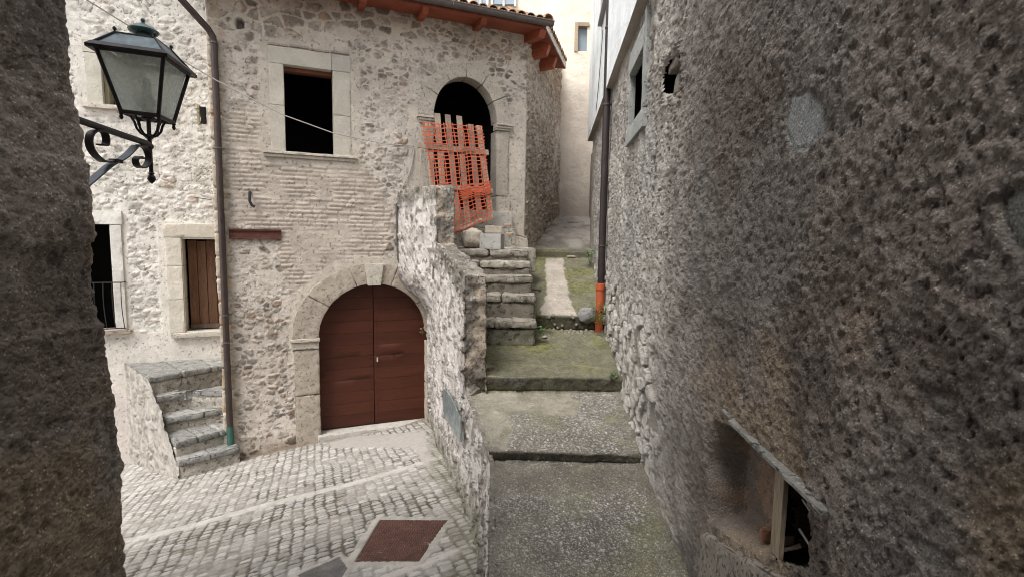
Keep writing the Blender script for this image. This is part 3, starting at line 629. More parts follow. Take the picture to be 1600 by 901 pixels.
# half hidden doorway
ld = empty('doorway', W(-2.9, -1.8, OL), None, None); ld.parent = lh; ld.location = tuple(ORG[ld.name]-ORG[lh.name])
mb = MB(); lc = (.56, .52, .45)
for k, (z0, z1) in enumerate(((-1.80, -1.2), (-1.195, -.6), (-.595, -.085))): mb.uz(-3.43, -3.19, z0, z1, OL-.40, OL+.035, res=.05, amp=.004, r=.008, seed=420+k, col=lc, cv=.05)
mb.uz(-3.45, -2.2, -.08, .16, OL-.40, OL+.04, res=.05, amp=.005, r=.012, seed=425, col=(.52, .47, .40))
mb.build('frame', M['plaster'], ld)
mb = MB()
for k in range(5): mb.uz(-3.19+.045+k*.15, -3.19+.045+k*.15+.142, -1.79, -.14-.01*(k % 2), OL-.30, OL-.265+random.uniform(-.004, .004), res=.3, amp=.002, r=.006, seed=430+k, col=(.125, .068, .042), cv=.2)
mb.uz(-3.15, -2.3, -1.785, -1.70, OL-.265, OL-.235, amp=.002, r=.005, col=(.12, .09, .07))
mb.build('door_leaf', M['oldwood'], ld, label='closed brown plank door')
mb = MB(); mb.uz(-3.40, -2.1, -1.90, -1.805, OL-.40, OL+.09, res=.05, amp=.006, r=.015, seed=436, col=(.50, .46, .40)); mb.build('sill', M['stone'], ld)
# balcony window
lw = empty('window', W(-4.6, -1.7, OL), None, None); lw.parent = lh; lw.location = tuple(ORG[lw.name]-ORG[lh.name])
mb = MB()
mb.uz(-4.215, -4.06, -1.70, .12, OL-.25, OL+.04, res=.06, amp=.003, r=.008, seed=440, col=(.62, .60, .56)); mb.uz(-5.6, -4.04, .125, .36, OL-.25, OL+.045, res=.06, amp=.003, r=.008, seed=441, col=(.62, .60, .56)); mb.uz(-5.6, -5.4, -1.70, .12, OL-.25, OL+.04, res=.06, amp=.003, r=.008, seed=442, col=(.62, .60, .56))
mb.build('frame', M['plaster'], lw)
mb = MB(); mb.uz(-5.6, -4.0, -1.76, -1.702, OL-.25, OL+.11, res=.06, amp=.003, r=.01, seed=443, col=(.40, .33, .27)); mb.build('sill', M['stone'], lw)
mb = MB(); gc = (.03, .03, .032)
mb.tube([W(-5.6, -.86, OL+.18), W(-4.05, -.86, OL+.18)], .010, 6, gc); mb.tube([W(-5.6, -1.66, OL+.12), W(-4.05, -1.66, OL+.12)], .010, 6, gc); mb.tube([W(-4.05, -.86, OL+.18), W(-4.05, -.86, OL+.03)], .01, 6, gc)
for k in range(12):
    u_ = -4.07-k*.125; bow = .0 if k else .0
    mb.tube([W(u_+.02*(t > .5)*0, -.86-.80*t, OL+.18-.06*t+.06*math.sin(t*math.pi)) for t in np.linspace(0, 1, 7)], .007, 5, gc)
mb.build('railing', M['metal'], lw)
lw2 = empty('window', W(-3.9, 2.1, OL), None, None); lw2.parent = lh; lw2.location = tuple(ORG[lw2.name]-ORG[lh.name])
mb = MB()
mb.uz(-4.42, -4.20, 2.13, 2.94, OL-.3, OL+.03, res=.05, amp=.003, r=.008, seed=445, col=(.54, .51, .44)); mb.uz(-3.60, -3.40, 2.13, 2.94, OL-.3, OL+.03, res=.05, amp=.003, r=.008, seed=446, col=lc); mb.uz(-4.44, -3.38, 2.945, 3.14, OL-.3, OL+.035, res=.05, amp=.003, r=.008, seed=447, col=lc)
mb.build('frame', M['plaster'], lw2)
mb = MB(); mb.uz(-4.48, -3.35, 2.05, 2.127, OL-.3, OL+.08, res=.05, amp=.003, r=.01, seed=448, col=(.58, .53, .47)); mb.build('sill', M['stone'], lw2)
mb = MB(); mb.uz(-4.195, -4.13, 2.13, 2.94, OL-.28, OL-.05, res=.05, amp=.003, r=.006, seed=449, col=(.22, .20, .13)); mb.build('casing', M['oldwood'], lw2)
# slit: a near-black block stands in for the shade in the opening
a0_, b0_ = fac(317, 167, OL); a1_, b1_ = fac(317, 194, OL)
mb = MB(); mb.uz(a0_-.045, a0_+.05, b1_, b0_, OL-.1, OL+.028, res=.03, amp=.004, r=.02, seed=450, col=(.012, .011, .01)); mb.build('slit', M['dark'], lh)
mb = MB(); mb.uz(a0_-.095, a0_-.05, b1_-.02, b0_+.03, OL-.1, OL+.035, res=.03, amp=.004, r=.012, seed=451, col=(.33, .29, .17)); mb.build('slit_edge', M['stone'], lh)
mb = MB(); mb.uz(-8.7, -2.3, 5.45, 5.6, OL-3.5, OL+.5, res=.5, amp=0, r=.02, col=(.3, .15, .1)); mb.build('roof', M['tile'], lh)
mb = MB(); p0 = W(*fac(306, 309, OL), OL+.04); p1 = W(*fac(331, 313, OL), OL+.12); mb.tube([p0, (p0+p1)/2, p1], .008, 6, (.1, .09, .08)); mb.build('tie_rod', M['rust'], lh)
# ------------------------------------------------------------------ left outer staircase
ls = empty('outside_staircase', atz(280, 600, -3.9), 'short flight of worn grey stone steps with landing below the half hidden plank door', 'stairs')
nose = [((279, 718), (362, 699), -3.40), ((274, 690), (362, 666), -3.16), ((259, 652), (362, 634), -2.92), ((243, 619), (362, 598), -2.62), ((233, 588), (362, 566), -2.32)]
tr = [(atz(*a, z), atz(*b, z)) for a, b, z in nose]
backL = W(-4.15, 0, OL-.05); backR = W(-2.38, 0, OL-.05)
for k, (a, b) in enumerate(tr):
    z1 = nose[k][2]; z0 = -4.3 if k == 0 else nose[k-1][2]-.05
    if k == 4: bl, br = backL, backR
    else:
        d_ = (b-a); nv = np.array([-d_[1], d_[0], 0]); nv = nv/np.linalg.norm(nv); nv = nv if nv[1] > 0 else -nv; bl, br = a+nv*.75, b+nv*.75
        if k < 4: bl = tr[4][0]+(backL-tr[4][0])*.25; br = W(-2.38, 0, -.3)
    e = (b-a)/np.linalg.norm(b-a); b = b+e*.12
    mb = MB(); zt = z1-.11
    nb = (2, 3, 2, 3, 3)[k]; js = np.linspace(0, 1, nb+1)
    for j in range(nb):                                # tread slabs
        pa = a+(b-a)*js[j]; pb = a+(b-a)*js[j+1]-e*.008; qa = bl+(br-bl)*js[j]; qb = bl+(br-bl)*js[j+1]
        out = np.array([e[1], -e[0], 0])*.03
        def pt(p, z): return np.array([p[0], p[1], z])
        mb.hexa([[[pt(pa+out, zt), pt(pa+out, z1)], [pt(qa, zt), pt(qa, z1)]], [[pt(pb+out, zt), pt(pb+out, z1)], [pt(qb, zt), pt(qb, z1)]]], res=.035, amp=.014, r=.03, seed=500+k*7+j, fr=9, col=(.27, .265, .25), cv=.16)
    mb.hexa([[[pt(a, z0-.1), pt(a, zt+.01)], [pt(bl, z0-.1), pt(bl, zt+.01)]], [[pt(b, z0-.1), pt(b, zt+.01)], [pt(br, z0-.1), pt(br, zt+.01)]]], res=.04, amp=.02, r=.03, seed=530+k, fr=8, col=(.42, .39, .34), cv=.1)
    mb.build('step', M['oldstone'], ls)
# rubble cheek on the left side of the flight
def cheek():
    f0 = tr[0][0]; path = [f0+np.array([.0, -.02, 0]), tr[4][0]+np.array([-.03, .0, 0]), backL+np.array([-.05, 0, 0])]
    path = [np.array([p[0], p[1], 0]) for p in path]
    nn = 110; pp = []
    cum = [0, np.linalg.norm(path[1]-path[0]), 0]; cum[2] = cum[1]+np.linalg.norm(path[2]-path[1])
    for t in np.linspace(0, cum[2], nn):
        pp.append(path[0]+(path[1]-path[0])*t/cum[1] if t < cum[1] else path[1]+(path[2]-path[1])*(t-cum[1])/(cum[2]-cum[1]))
    pp = np.array(pp); tt = np.linspace(0, cum[2], nn)
    topz = np.interp(tt, [0, cum[1]*.25, cum[1]*.6, cum[1], cum[2]], [-3.55, -3.2, -2.75, -2.36, -2.30]); k = np.linspace(0, 1, 130)
    zz = -4.35+(topz[:, None]+4.35)*k[None]
    P = np.broadcast_to(pp[:, None], (nn, 130, 3)).copy(); P[..., 2] = zz
    A, Zq = np.broadcast_arrays(tt[:, None], zz)
    h, m, g, r, _ = rubble(A, Zq, .26, .17, 560, cover=.9, amp=.022)
    c = .78*mixc(c3([.48, .445, .40]), mixc(c3([.30, .275, .24]), c3([.46, .42, .37]), r[1]), m*.8); c = c*(1+.4*fbm(A*9, Zq*9, 0, 566, 4))[..., None]; c = mixc(c, c3([.2, .18, .16]), g*.35)
    return P, h-.01, c
P, h_, c_ = cheek(); sheet('cheek_wall', P, h_, c_, M['facade'], ls, flip=True)

# ------------------------------------------------------------------ alley path
def wallx(Y): return .83+.08*Y
prof = [(-5, -2.08), (1.0, -2.03), (4.28, -1.945), (4.265, -1.93), (4.245, -1.865), (4.26, -1.852), (5.02, -1.81), (5.75, -1.765), (5.735, -1.75), (5.715, -1.61), (5.73, -1.592), (7.90, -1.43), (7.88, -1.40), (7.85, -1.22), (7.87, -1.20), (10.5, -.39), (10.52, -.36), (10.56, -.285), (10.72, -.225), (12.3, .27), (13.9, .66), (15.5, .9)]
ptsP = []
for (y0, z0), (y1, z1) in zip(prof[:-1], prof[1:]):
    L = math.hypot(y1-y0, z1-z0); step_ = .05 if y1 < 2.3 else (.0075 if y1 < 5 else .011)
    if y0 == 1.0: ptsP += [(y0+(y1-y0)*t, z0+(z1-z0)*t) for t in np.concatenate([np.linspace(0, .5, 20, endpoint=False), np.linspace(.5, 1, 230, endpoint=False)])]; continue
    n = max(1, int(L/step_)); ptsP += [(y0+(y1-y0)*t, z0+(z1-z0)*t) for t in np.arange(n)/n]
ptsP.append(prof[-1]); PP = np.array(ptsP)
arc = np.concatenate([[0], np.cumsum(np.hypot(*np.diff(PP, axis=0).T))])
XL = np.interp(PP[:, 0], [-5, .9, 1.5, 2.4, 2.85, 4.2, 5.62, 5.8, 7, 8, 9, 10, 13.7, 15.5], [-1.0, -1.0, -.45, -.12, -.11, -.17, -.50, -.45, -.7, -.9, -.6, .05, 1.05, 1.05])
XR = np.minimum(wallx(PP[:, 0])+.08, 9)+np.where(PP[:, 0] > 10.5, 1.2, 0)*ss(10.5, 10.9, PP[:, 0])
s = np.linspace(0, 1, 250)
Xp = XL[:, None]+(XR-XL)[:, None]*s[None]; Yp = np.broadcast_to(PP[:, :1], Xp.shape).copy(); Zp = np.broadcast_to(PP[:, 1:], Xp.shape).copy()
Ar_ = np.broadcast_to(arc[:, None], Xp.shape)
wob = .03*fbm(Xp*1.8, Ar_*0+Yp*.5, 0, 601, 3)+.012*vn(Xp*9, Yp*.5, 0, 602)
Yp = Yp+wob*ss(3.5, 4.2, Yp)
f1, f2, rp = wor(Xp*75, Ar_*75, 611, .9); peb = (1-ss(.25, .5, f1))*(rp[0] > .45)
f1b, f2b, rpb = wor(Xp*30, Ar_*30, 612, .9); peb2 = (1-ss(.2, .42, f1b))*(rpb[0] > .8)
n1 = fbm(Xp*2.2, Ar_*2.2, 0, 603, 4); n2 = fbm(Xp*7, Ar_*7, 0, 604, 4); n3 = fbm(Xp*25, Ar_*25, 0, 605, 4)
base = mixc(c3([.13, .118, .10]), c3([.21, .195, .165]), ss(-.3, .5, n1+.3*n2))
pebc = mixc(c3([.34, .32, .29]), c3([.60, .58, .54]), rp[1])
near = (Yp < 5.72).astype(float)
pebamt = np.maximum(peb*.85, peb2)*ss(-.5, .0, n2+.4)
colp = mixc(base, pebc, pebamt*np.where(Yp < 4.27, .75, np.where(Yp < 5.72, .8, .25)))
Hp = .0045*pebamt+.008*n3+.010*n2+.010*n1
riser = np.zeros_like(Yp)
for a, b in ((1.0, 4.265), (4.26, 5.735), (5.73, 7.88), (7.87, 10.58)): pass
zz = np.gradient(PP[:, 1])/np.maximum(np.hypot(np.gradient(PP[:, 0]), np.gradient(PP[:, 1])), 1e-6)
riser = np.broadcast_to((np.abs(zz) > .6).astype(float)[:, None], Yp.shape)
# dark edges and moss
mossn = ss(-.2, .3, n1+.5*n2)
moss = np.zeros_like(Yp)
moss = np.where((Yp > 5.72) & (Yp < 7.9), .5+.5*mossn, moss)
moss = np.where((Yp >= 7.9) & (Yp < 10.7), .45+.5*mossn, moss)
moss = np.where(Yp >= 10.7, .25*mossn*(1-ss(11, 12, Yp)), moss)
moss = np.where(Yp < 5.72, .40*mossn*ss(.3, 1.0, Xp-XL[:, None])+.15*mossn, moss)
colp = mixc(colp, mixc(c3([.070, .076, .024]), c3([.15, .14, .065]), ss(-.5, .5, n3+.5*n2)), moss)
colp = mixc(colp, c3([.055, .05, .035]), riser*.8*ss(-.5, .1, n2+.25))
# smooth patch above the first step and the lower, older screed left of it
pedge = .03*n2+.05*fbm(Xp*4, Yp*4, 0, 621, 3)
patch = (ss(5.07, 5.09, Yp+pedge)*(1-ss(.70, .73, Xp+1.5*pedge))*(Yp < 5.73))
old = (1-ss(-.02, .02, Xp+pedge+.0))*ss(4.255, 4.3, Yp)*(Yp < 5.73)
sm_ = np.maximum(patch, old)*(1-riser)
Hp = Hp*(1-sm_*.7)-.028*sm_; colp = mixc(colp, mixc(c3([.20, .185, .14]), c3([.29, .265, .215]), ss(-.5, .4, n2+.5*n3)), sm_*.93)
# greenish stony lip and pale strip on the upper ramp
lip = ss(5.75, 5.8, Yp)*(1-ss(6.6, 7.6, Yp)); 
strip = (1-ss(.17, .21, np.abs(Xp-np.interp(Yp, [7.9, 9, 10.4], [.74, .80, .86]))-.09*ss(8.8, 7.9, Yp)+.05*n2))*ss(7.85, 7.9, Yp)*(1-ss(10.35, 10.5, Yp+.1*n2))
Hp = Hp+strip*.012; colp = mixc(colp, c3([.34, .30, .26])*(1+.15*n3)[..., None], strip*.95*(1-riser))
far = ss(10.7, 11.3, Yp+.3*n1); colp = mixc(colp, mixc(c3([.20, .175, .15]), c3([.34, .31, .28]), ss(-.2, .4, n1+.3*n2+.1)), far*.9)
# rubble scatter under the third step
f1c, f2c, rcx = wor(Xp*13, Ar_*13, 631, .9); rub = (1-ss(.22, .36, f1c))*(rcx[0] > .6)*ss(7.0, 7.7, Yp)*(Yp < 7.88)
Hp = Hp+rub*.03; colp = mixc(colp, c3([.25, .23, .19]), rub*.7)
edge = 1-ss(.0, .16, (XR[:, None]-.08-Xp)+.07*n2); colp = mixc(colp, c3([.11, .10, .07]), edge*.6*(Yp < 10.5)); Hp = Hp+edge*.02
edge2 = (1-ss(.0, .22, (Xp-XL[:, None])+.12*n2))*(Yp < 4.4); colp = mixc(colp, c3([.15, .135, .12]), edge2*.6)
step_band = (1-ss(.0, .30, np.abs(Yp-4.0)+.15*n2-.06)); colp = mixc(colp, c3([.12, .105, .085]), step_band*.55*(Yp < 4.262))  # darker band of path in front of the first step
P = np.stack([Xp, Yp, Zp], -1)
sheet('alley_path', P, Hp, colp, M['path'], flip=True, kind='structure')

# ------------------------------------------------------------------ retaining wall and parapet
# section runs: outer face up, across the top, inner face down
st_ = []                                              # stations: (outer top x,y), (base x,y), top z, width
def bx_(Y): return -.25-.219*(Y-3.5)
def pz(Y): return float(np.interp(Y, [p[0] for p in prof if True][:0] or [-5, 1, 4.25, 4.26, 5.72, 5.74], [-2.08, -2.03, -1.945, -1.86, -1.77, -1.6]))
def add_st(x, y, z, w, by, n): st_.append((x, y, z, w, by, n))
add_st(-.55, 1.6, -2.04, .04, 1.6, 0); add_st(-.14, 2.4, -2.00, .04, 2.4, 12); add_st(-.12, 2.85, -1.985, .04, 2.85, 60); add_st(-.17, 4.2, -1.945, .04, 4.2, 150); add_st(-.19, 4.27, -1.875, .04, 4.27, 10)
add_st(-.50, 5.60, -1.79, .05, 5.6, 130); add_st(-.53, 5.66, -1.70, .25, 5.66, 8); add_st(-.535, 5.70, -.43, .25, 5.70, 70); add_st(-.56, 5.8, -.40, .26, 5.8, 12)
add_st(-.90, 6.9, -.24, .27, 6.9, 90); add_st(-1.16, 7.75, -.10, .27, 7.75, 60); add_st(-1.175, 7.80, .74, .27, 7.80, 50); add_st(-1.20, 7.86, .79, .28, 7.86, 8); add_st(-1.55, 8.33, .80, .30, 8.33, 40); add_st(-2.10, 9.12, .78, .30, 9.3, 80)
fs = [st_[0][:5]]
for a, b in zip(st_[:-1], st_[1:]):
    for t in range(1, b[5]+1): fs.append(tuple(a[i]+(b[i]-a[i])*t/b[5] for i in range(5)))
fs = np.array(fs); ox, oy, tz, wd, by = fs.T
slen = np.concatenate([[0], np.cumsum(np.hypot(np.diff(ox), np.diff(oy))+np.abs(np.diff(tz))*1.0)])
tx = np.gradient(ox); ty = np.gradient(oy)
ker = np.ones(9)/9; tx = np.convolve(np.pad(tx, 4, 'edge'), ker, 'valid'); ty = np.convolve(np.pad(ty, 4, 'edge'), ker, 'valid'); L = np.hypot(tx, ty); ix_, iy_ = ty/L, -tx/L       # inward (towards the alley)
bx0 = np.where(by < 8.9, bx_(by), -1.50); bz = gz(bx0, by)-.15; bx0 = np.minimum(bx0, ox+.8)
kO = np.linspace(0, 1, 210); kT = np.linspace(0, 1, 22)[1:]; kI = np.linspace(0, 1, 60)[1:]
zO = bz[:, None]+(tz-bz)[:, None]*kO
bl = ss(-1.45, -.6, zO)*(ss(6.0, 7.5, oy))[:, None]+(np.clip((zO-bz[:, None])/(tz-bz)[:, None], 0, 1)**.45)*(1-ss(6.0, 7.5, oy))[:, None]
XO = bx0[:, None]*(1-bl)+ox[:, None]*bl; YO = by[:, None]*(1-bl)+oy[:, None]*bl
XT = ox[:, None]+(ix_*wd)[:, None]*kT; YT = oy[:, None]+(iy_*wd)[:, None]*kT; ZT = np.broadcast_to(tz[:, None], XT.shape)
zin = np.where(oy > 5.64, np.where(oy > 7.2, -.62, -1.9), tz-.5); XI = np.broadcast_to(XT[:, -1:], (len(ox), len(kI))); YI = np.broadcast_to(YT[:, -1:], XI.shape); ZI = tz[:, None]+(zin-tz)[:, None]*kI
P = np.stack([np.concatenate([XO, XT, XI], 1), np.concatenate([YO, YT, YI], 1), np.concatenate([zO, ZT, ZI], 1)], -1)
x, y, z = P[..., 0], P[..., 1], P[..., 2]
kk = np.concatenate([np.zeros(len(kO)), np.ones(len(kT)), np.full(len(kI), 2.)]); K = np.broadcast_to(kk, x.shape)
n1 = fbm(x*6, y*6, z*5+.1, 701, 4); n2 = fbm(x*18, y*18, z*16+.2, 702, 4); n3 = fbm(x*1.5, y*1.5, z*1.5+.3, 703, 3)
pit = ss(.16, .30, fbm(x*11, y*11, z*11+.2, 704, 4)+.12*n3); amp_ = .6+.4*ss(5, 6.5, y)
hh = .022*n1+.012*n2-.022*pit*(K == 0)+.03*n3*(z < .5)
clod = fbm(x*9, y*9, z*9+.4, 705, 3); hh = hh+np.where(K > 0, .036*clod, 0)
white = mixc(c3([.54, .505, .475]), c3([.38, .345, .315]), ss(-.1, .4, fbm(x*4, y*4, z*4+.1, 706, 4)))
cO = mixc(white, c3([.19, .165, .145]), pit*.75)
lich = mixc(c3([.15, .135, .115]), c3([.27, .245, .21]), ss(-.2, .4, n1)); lich = mixc(lich, c3([.45, .42, .37]), ss(.35, .5, fbm(x*30, y*30, z*30+.3, 707, 3))*.8)
lich = mixc(lich, c3([.32, .26, .19]), ss(.0, .4, n3+.3*n1)*.6*(K == 2))
depth = (tz[:, None]-z); lo = ss(.34, .10, depth+.22*n1+.1*n2)*ss(5.4, 5.8, y)
cO = mixc(cO, lich, lo); stain = (1-ss(.0, .35, (z-gz(x, y))+.3*n1)); cO = mixc(cO, c3([.13, .125, .08]), stain*.8)
nearm = (1-ss(4.5, 5.6, y)); cO = mixc(cO, c3([.17, .155, .135]), nearm*ss(.05, .35, n1+.4*fbm(x*10, y*10, z*8+.1, 708, 3))*.8)
cc = np.where((K == 0)[..., None], cO, lich)
jump = ((y > 5.655) & (y < 5.72)) | ((y > 7.72) & (y < 7.83)); cc = np.where((jump & (K > 0))[..., None], mixc(lich, c3([.32, .26, .20]), ss(-.2, .3, n1)*.8), cc)
hh = hh*np.where((y < 5.6) & (K > 0), .4, 1)
sheet('parapet_wall', P, hh, cc, M['gritty'], flip=False, label='rough whitish retaining wall with dark lichened parapet between the cobbled street and the alley steps', cat='wall')

# stone steps up to the arch
sw = empty('stone_staircase', np.array([-.1, 7.6, -1.5]), 'flight of five worn grey-brown steps climbing behind the parapet to the upper arch', 'stairs')
sty = [(6.97, 839, 501), (7.22, 837, 461), (7.52, 833, 431.5), (7.86, 830, 409), (8.16, 826, 391)]
pzt = -1.62
for k, (Yf, pxr, pyt) in enumerate(sty):
    p = atY(pxr, pyt, Yf); z1 = p[2]; x1 = p[0]; x0 = -.95 if k < 3 else -1.25; yb = 9.3 if k == 4 else Yf+.75
    mb = MB(); col = (.27, .245, .21)
    zt = z1-.11
    cutx = x0+(x1-x0)*(.55, .62, 1, .48, .58)[k]
    for xa, xb in ((x0, cutx-.004), (cutx+.004, x1)):
        if xb-xa < .05: continue
        mb.box(xa, xb, Yf-.03, yb, zt, z1, res=.022, amp=.030, r=.035, seed=720+k*3, fr=8, col=(.27, .245, .205), cv=.16, maxn=40)
    mb.box(x0, x1-.02, Yf, yb-.02, pzt-.1, zt+.005, res=.035, amp=.014 if k else .03, r=.02 if k else .05, seed=740+k, fr=9, col=(.155, .135, .11) if k else (.15, .14, .105), cv=.1, maxn=40)
    mb.build('step', M['oldstone'], sw); pzt = z1
mb = MB()
mb.hexa([[[W(u_, z_, o_) for z_ in (-.6, -.17)] for o_ in (-.05, 1.0)] for u_ in (.8, 2.66)], res=.05, amp=.012, r=.03, seed=760, col=(.36, .33, .28))
mb.build('landing', M['oldstone'], sw)
mb = MB(); mb.uz(.9, 2.5, -.2, .17, .0, .46, res=.04, amp=.01, r=.02, seed=761, col=(.40, .37, .33)); mb.build('step', M['oldstone'], sw)
# plastered foot of the corner
mb = MB(); a_, b_ = W(2.35, 0, 0), W(2.9, 0, 0)
mb.hexa([[[W(2.45, -.9, -.02), W(2.5, .35, -.02)], [W(2.45, -.9, .40), W(2.5, .1, .03)]], [[W(2.95, -.9, -.1), W(2.92, .1, -.1)], [W(3.05, -.9, .22), W(2.92, .0, .02)]]], res=.04, amp=.02, r=.05, seed=763, col=(.40, .35, .30)); mb.build('plinth', M['facade'], house)

# ------------------------------------------------------------------ right house
rh = empty('rough_rendered_house', np.array([2.5, 5., -2]), 'tall house with dark pitted roughcast wall, brown drainpipe and white painted upper floor', 'house')
Yc = [.52]
while Yc[-1] < 10.75: Yc.append(Yc[-1]+float(np.clip(Yc[-1]**2/360, .0042, .02)))
Yc = np.concatenate([np.linspace(-4.5, .5, 60), np.array(Yc)]); zc = np.arange(-2.35, 3.3, .0078)
Yg, Zg = np.meshgrid(Yc, zc, indexing='ij')
P = np.stack([wallx(Yg), Yg, Zg], -1)
dark = 1-ss(2.3, 4.4, Yg+.35*fbm(Yg*1.5, Zg*1.5, 0, 801, 4)+.35*ss(0., -1.5, Zg))  # darker render towards the camera, partly passage shade put into the colour
n1 = fbm(Yg*3, Zg*3, 0, 802, 4); n2 = fbm(Yg*11, Zg*11, 0, 803, 4); n3 = fbm(Yg*38, Zg*38, 0, 804, 4); nb_ = fbm(Yg*1.1, Zg*1.1, 0, 805, 3)
f1, f2, rw = wor(Yg*34+.4*n2, Zg*34, 806, .95); f1b, f2b, rwb = wor(Yg*85, Zg*85, 807, .95)
clump = (1-ss(.0, .62, f1))*(rw[0]); cl2 = (1-ss(0, .6, f1b))*rwb[0]
pitd = ss(.18, .45, fbm(Yg*13, Zg*13, 0, 808, 4))
pt2 = ss(.34, .40, fbm(Yg*26, Zg*26, 0, 809, 4)); pt3 = ss(.40, .45, fbm(Yg*34, Zg*34, 0, 810, 4)); hd = .006*clump+.006*cl2+.006*n2+.009*n3-.008*pt2*ss(.0, .3, n1)-.010*pt3+.014*n1
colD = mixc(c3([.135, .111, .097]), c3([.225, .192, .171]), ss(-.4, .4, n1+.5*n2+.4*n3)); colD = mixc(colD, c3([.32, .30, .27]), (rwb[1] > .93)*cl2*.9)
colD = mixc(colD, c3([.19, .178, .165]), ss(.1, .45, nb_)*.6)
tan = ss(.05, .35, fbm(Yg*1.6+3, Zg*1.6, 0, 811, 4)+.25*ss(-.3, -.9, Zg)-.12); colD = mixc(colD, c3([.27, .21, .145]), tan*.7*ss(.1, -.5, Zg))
hr, mr_, gr, rr3, _ = rubble(Yg, Zg, .20, .15, 821, cover=.35, amp=.035)
colL = mixc(c3([.31, .285, .26]), c3([.45, .42, .385]), ss(-.4, .4, n1+.4*n2)); colL = mixc(colL, c3([.25, .225, .2]), pt2*.7); colL = mixc(colL, c3([.30, .295, .28]), ss(.0, .4, nb_)*.5)
hl = .018*n2+.008*n3-.020*pt2-.010*pitd+.008*clump+.02*n1
expz = ss(-.1, -.7, Zg+.25*nb_+.25*n1)*ss(3.3, 4.2, Yg)*ss(1.0, .0, Zg+1.1+.3*n1-ss(5, 8, Yg)*.4)
expz = np.maximum(expz*ss(-.25, .1, nb_+.2*n2+.15), 0)
colL = mixc(colL, mixc(c3([.26, .24, .21]), mixc(c3([.48, .45, .41]), c3([.64, .61, .57]), rr3[1]), mr_), expz*.8); hl = hl*(1-expz)+hr*expz
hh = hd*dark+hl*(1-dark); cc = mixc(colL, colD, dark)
# smooth grey patches showing through the render
def wp(x, y):
    d = ray(x, y); t = .83/(d[0]-.08*d[1]); p = d*t; return (p[1], p[2])
for poly, cl_ in (([wp(*q) for q in ((1232, 150), (1262, 138), (1284, 165), (1287, 200), (1262, 232), (1238, 236), (1226, 205))], (.27, .285, .285)),
                  ([wp(*q) for q in ((1556, 308), (1600, 292), (1640, 300), (1640, 400), (1590, 392), (1562, 345))], (.17, .17, .155)),
                  ([wp(*q) for q in ((1440, 608), (1496, 615), (1486, 652), (1450, 648))], (.16, .145, .13)),
                  ([wp(*q) for q in ((1425, 840), (1470, 860), (1486, 886), (1440, 880))], (.26, .25, .23)),
                  ([wp(*q) for q in ((1252, 715), (1262, 712), (1282, 752), (1276, 765))], (.30, .27, .23))):
    mnx = min(p[0] for p in poly)-.2; mxx = max(p[0] for p in poly)+.2; sel = (Yc > mnx) & (Yc < mxx)
    d = polyd(Yg[sel], Zg[sel], poly)+.012*n2[sel]+.008*fbm(Yg[sel]*25, Zg[sel]*25, 0, 830, 3); m_ = ss(-.004, .006, d)
    hh[sel] = hh[sel]*(1-m_*.85)-.006*m_; cc[sel] = mixc(cc[sel], c3(cl_)*(1+.2*n3[sel])[..., None], m_*.85)
    hh[sel] -= .008*np.exp(-(d/.008)**2)
# hole high up, niche low down (both hollowed into the wall)
hole = [wp(*q) for q in ((1034, 120), (1043, 95), (1060, 78), (1062, 130), (1058, 160), (1046, 148), (1036, 146))]
d = polyd(Yg, Zg, hole)+.02*n2; m_ = ss(-.02, .04, d); hh -= .05*m_; cc = mixc(cc, c3([.2, .18, .16]), m_*.5)
d2 = -np.abs(d+.06)+.06; hh += .03*ss(0, .05, d2)*clump
niche = [wp(*q) for q in ((1118, 655), (1150, 668), (1216, 738), (1219, 872), (1180, 862), (1106, 812), (1106, 720))]
d = polyd(Yg, Zg, niche)+.010*n2; m_ = ss(-.005, .07, d); hh -= .17*m_; cc = mixc(cc, mixc(c3([.26, .175, .12]), c3([.15, .12, .10]), ss(-.3, .3, n2)), m_*.9)
# opening beside the board, and window opening
gap_ = [wp(*q) for q in ((1213, 730), (1264, 780), (1262, 884), (1213, 870))]
wy0, wz0 = wp(1009, 172); wy1, wz1 = wp(986, 200)
wyA = wp(1010, 90)[0]; wyB = wp(986, 150)[0]; wzT = (wp(1008, 73)[1]+wp(987, 122)[1])/2; wzB = (wp(1008, 168)[1]+wp(987, 196)[1])/2
opn = inpoly(Yg, Zg, gap_) | (polyd(Yg, Zg, hole)+.015*n2 > .012) | ((Yg > wyA) & (Yg < wyB) & (Zg > wzB) & (Zg < wzT))
keep = ~(opn[:-1, :-1] | opn[1:, :-1] | opn[1:, 1:] | opn[:-1, 1:])
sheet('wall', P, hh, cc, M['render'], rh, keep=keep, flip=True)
def rw_(Yv, z, o): return np.array([wallx(Yv)-o, Yv, z])          # o towards the alley
def rbox(mb, y0, y1, z0, z1, o0, o1, **k): return mb.hexa([[[rw_(y_, z_, o_) for z_ in (z0, z1)] for o_ in (o0, o1)] for y_ in (y0, y1)], **k)
rwn = empty('window', rw_(wyA, wzB, 0), None, None); rwn.parent = rh; rwn.location = tuple(ORG[rwn.name]-ORG[rh.name])
mb = MB(); gcx = (.33, .34, .33); e_ = .16
rbox(mb, wyA-.13, wyA, wzB-.02, wzT+.30, -.05, .035, res=.05, amp=.005, r=.01, seed=850, col=gcx); rbox(mb, wyB, wyB+.05, wzB-.02, wzT+.22, -.05, .02, res=.05, amp=.005, r=.01, seed=851, col=gcx)
rbox(mb, wyA, wyB, wzT, wzT+.22, -.05, .032, res=.05, amp=.005, r=.01, seed=852, col=gcx); rbox(mb, wyA-.13, wyB+.05, wzB-.20, wzB-.022, -.05, .04, res=.05, amp=.005, r=.01, seed=853, col=gcx)
mb.build('frame', M['stone'], rwn)
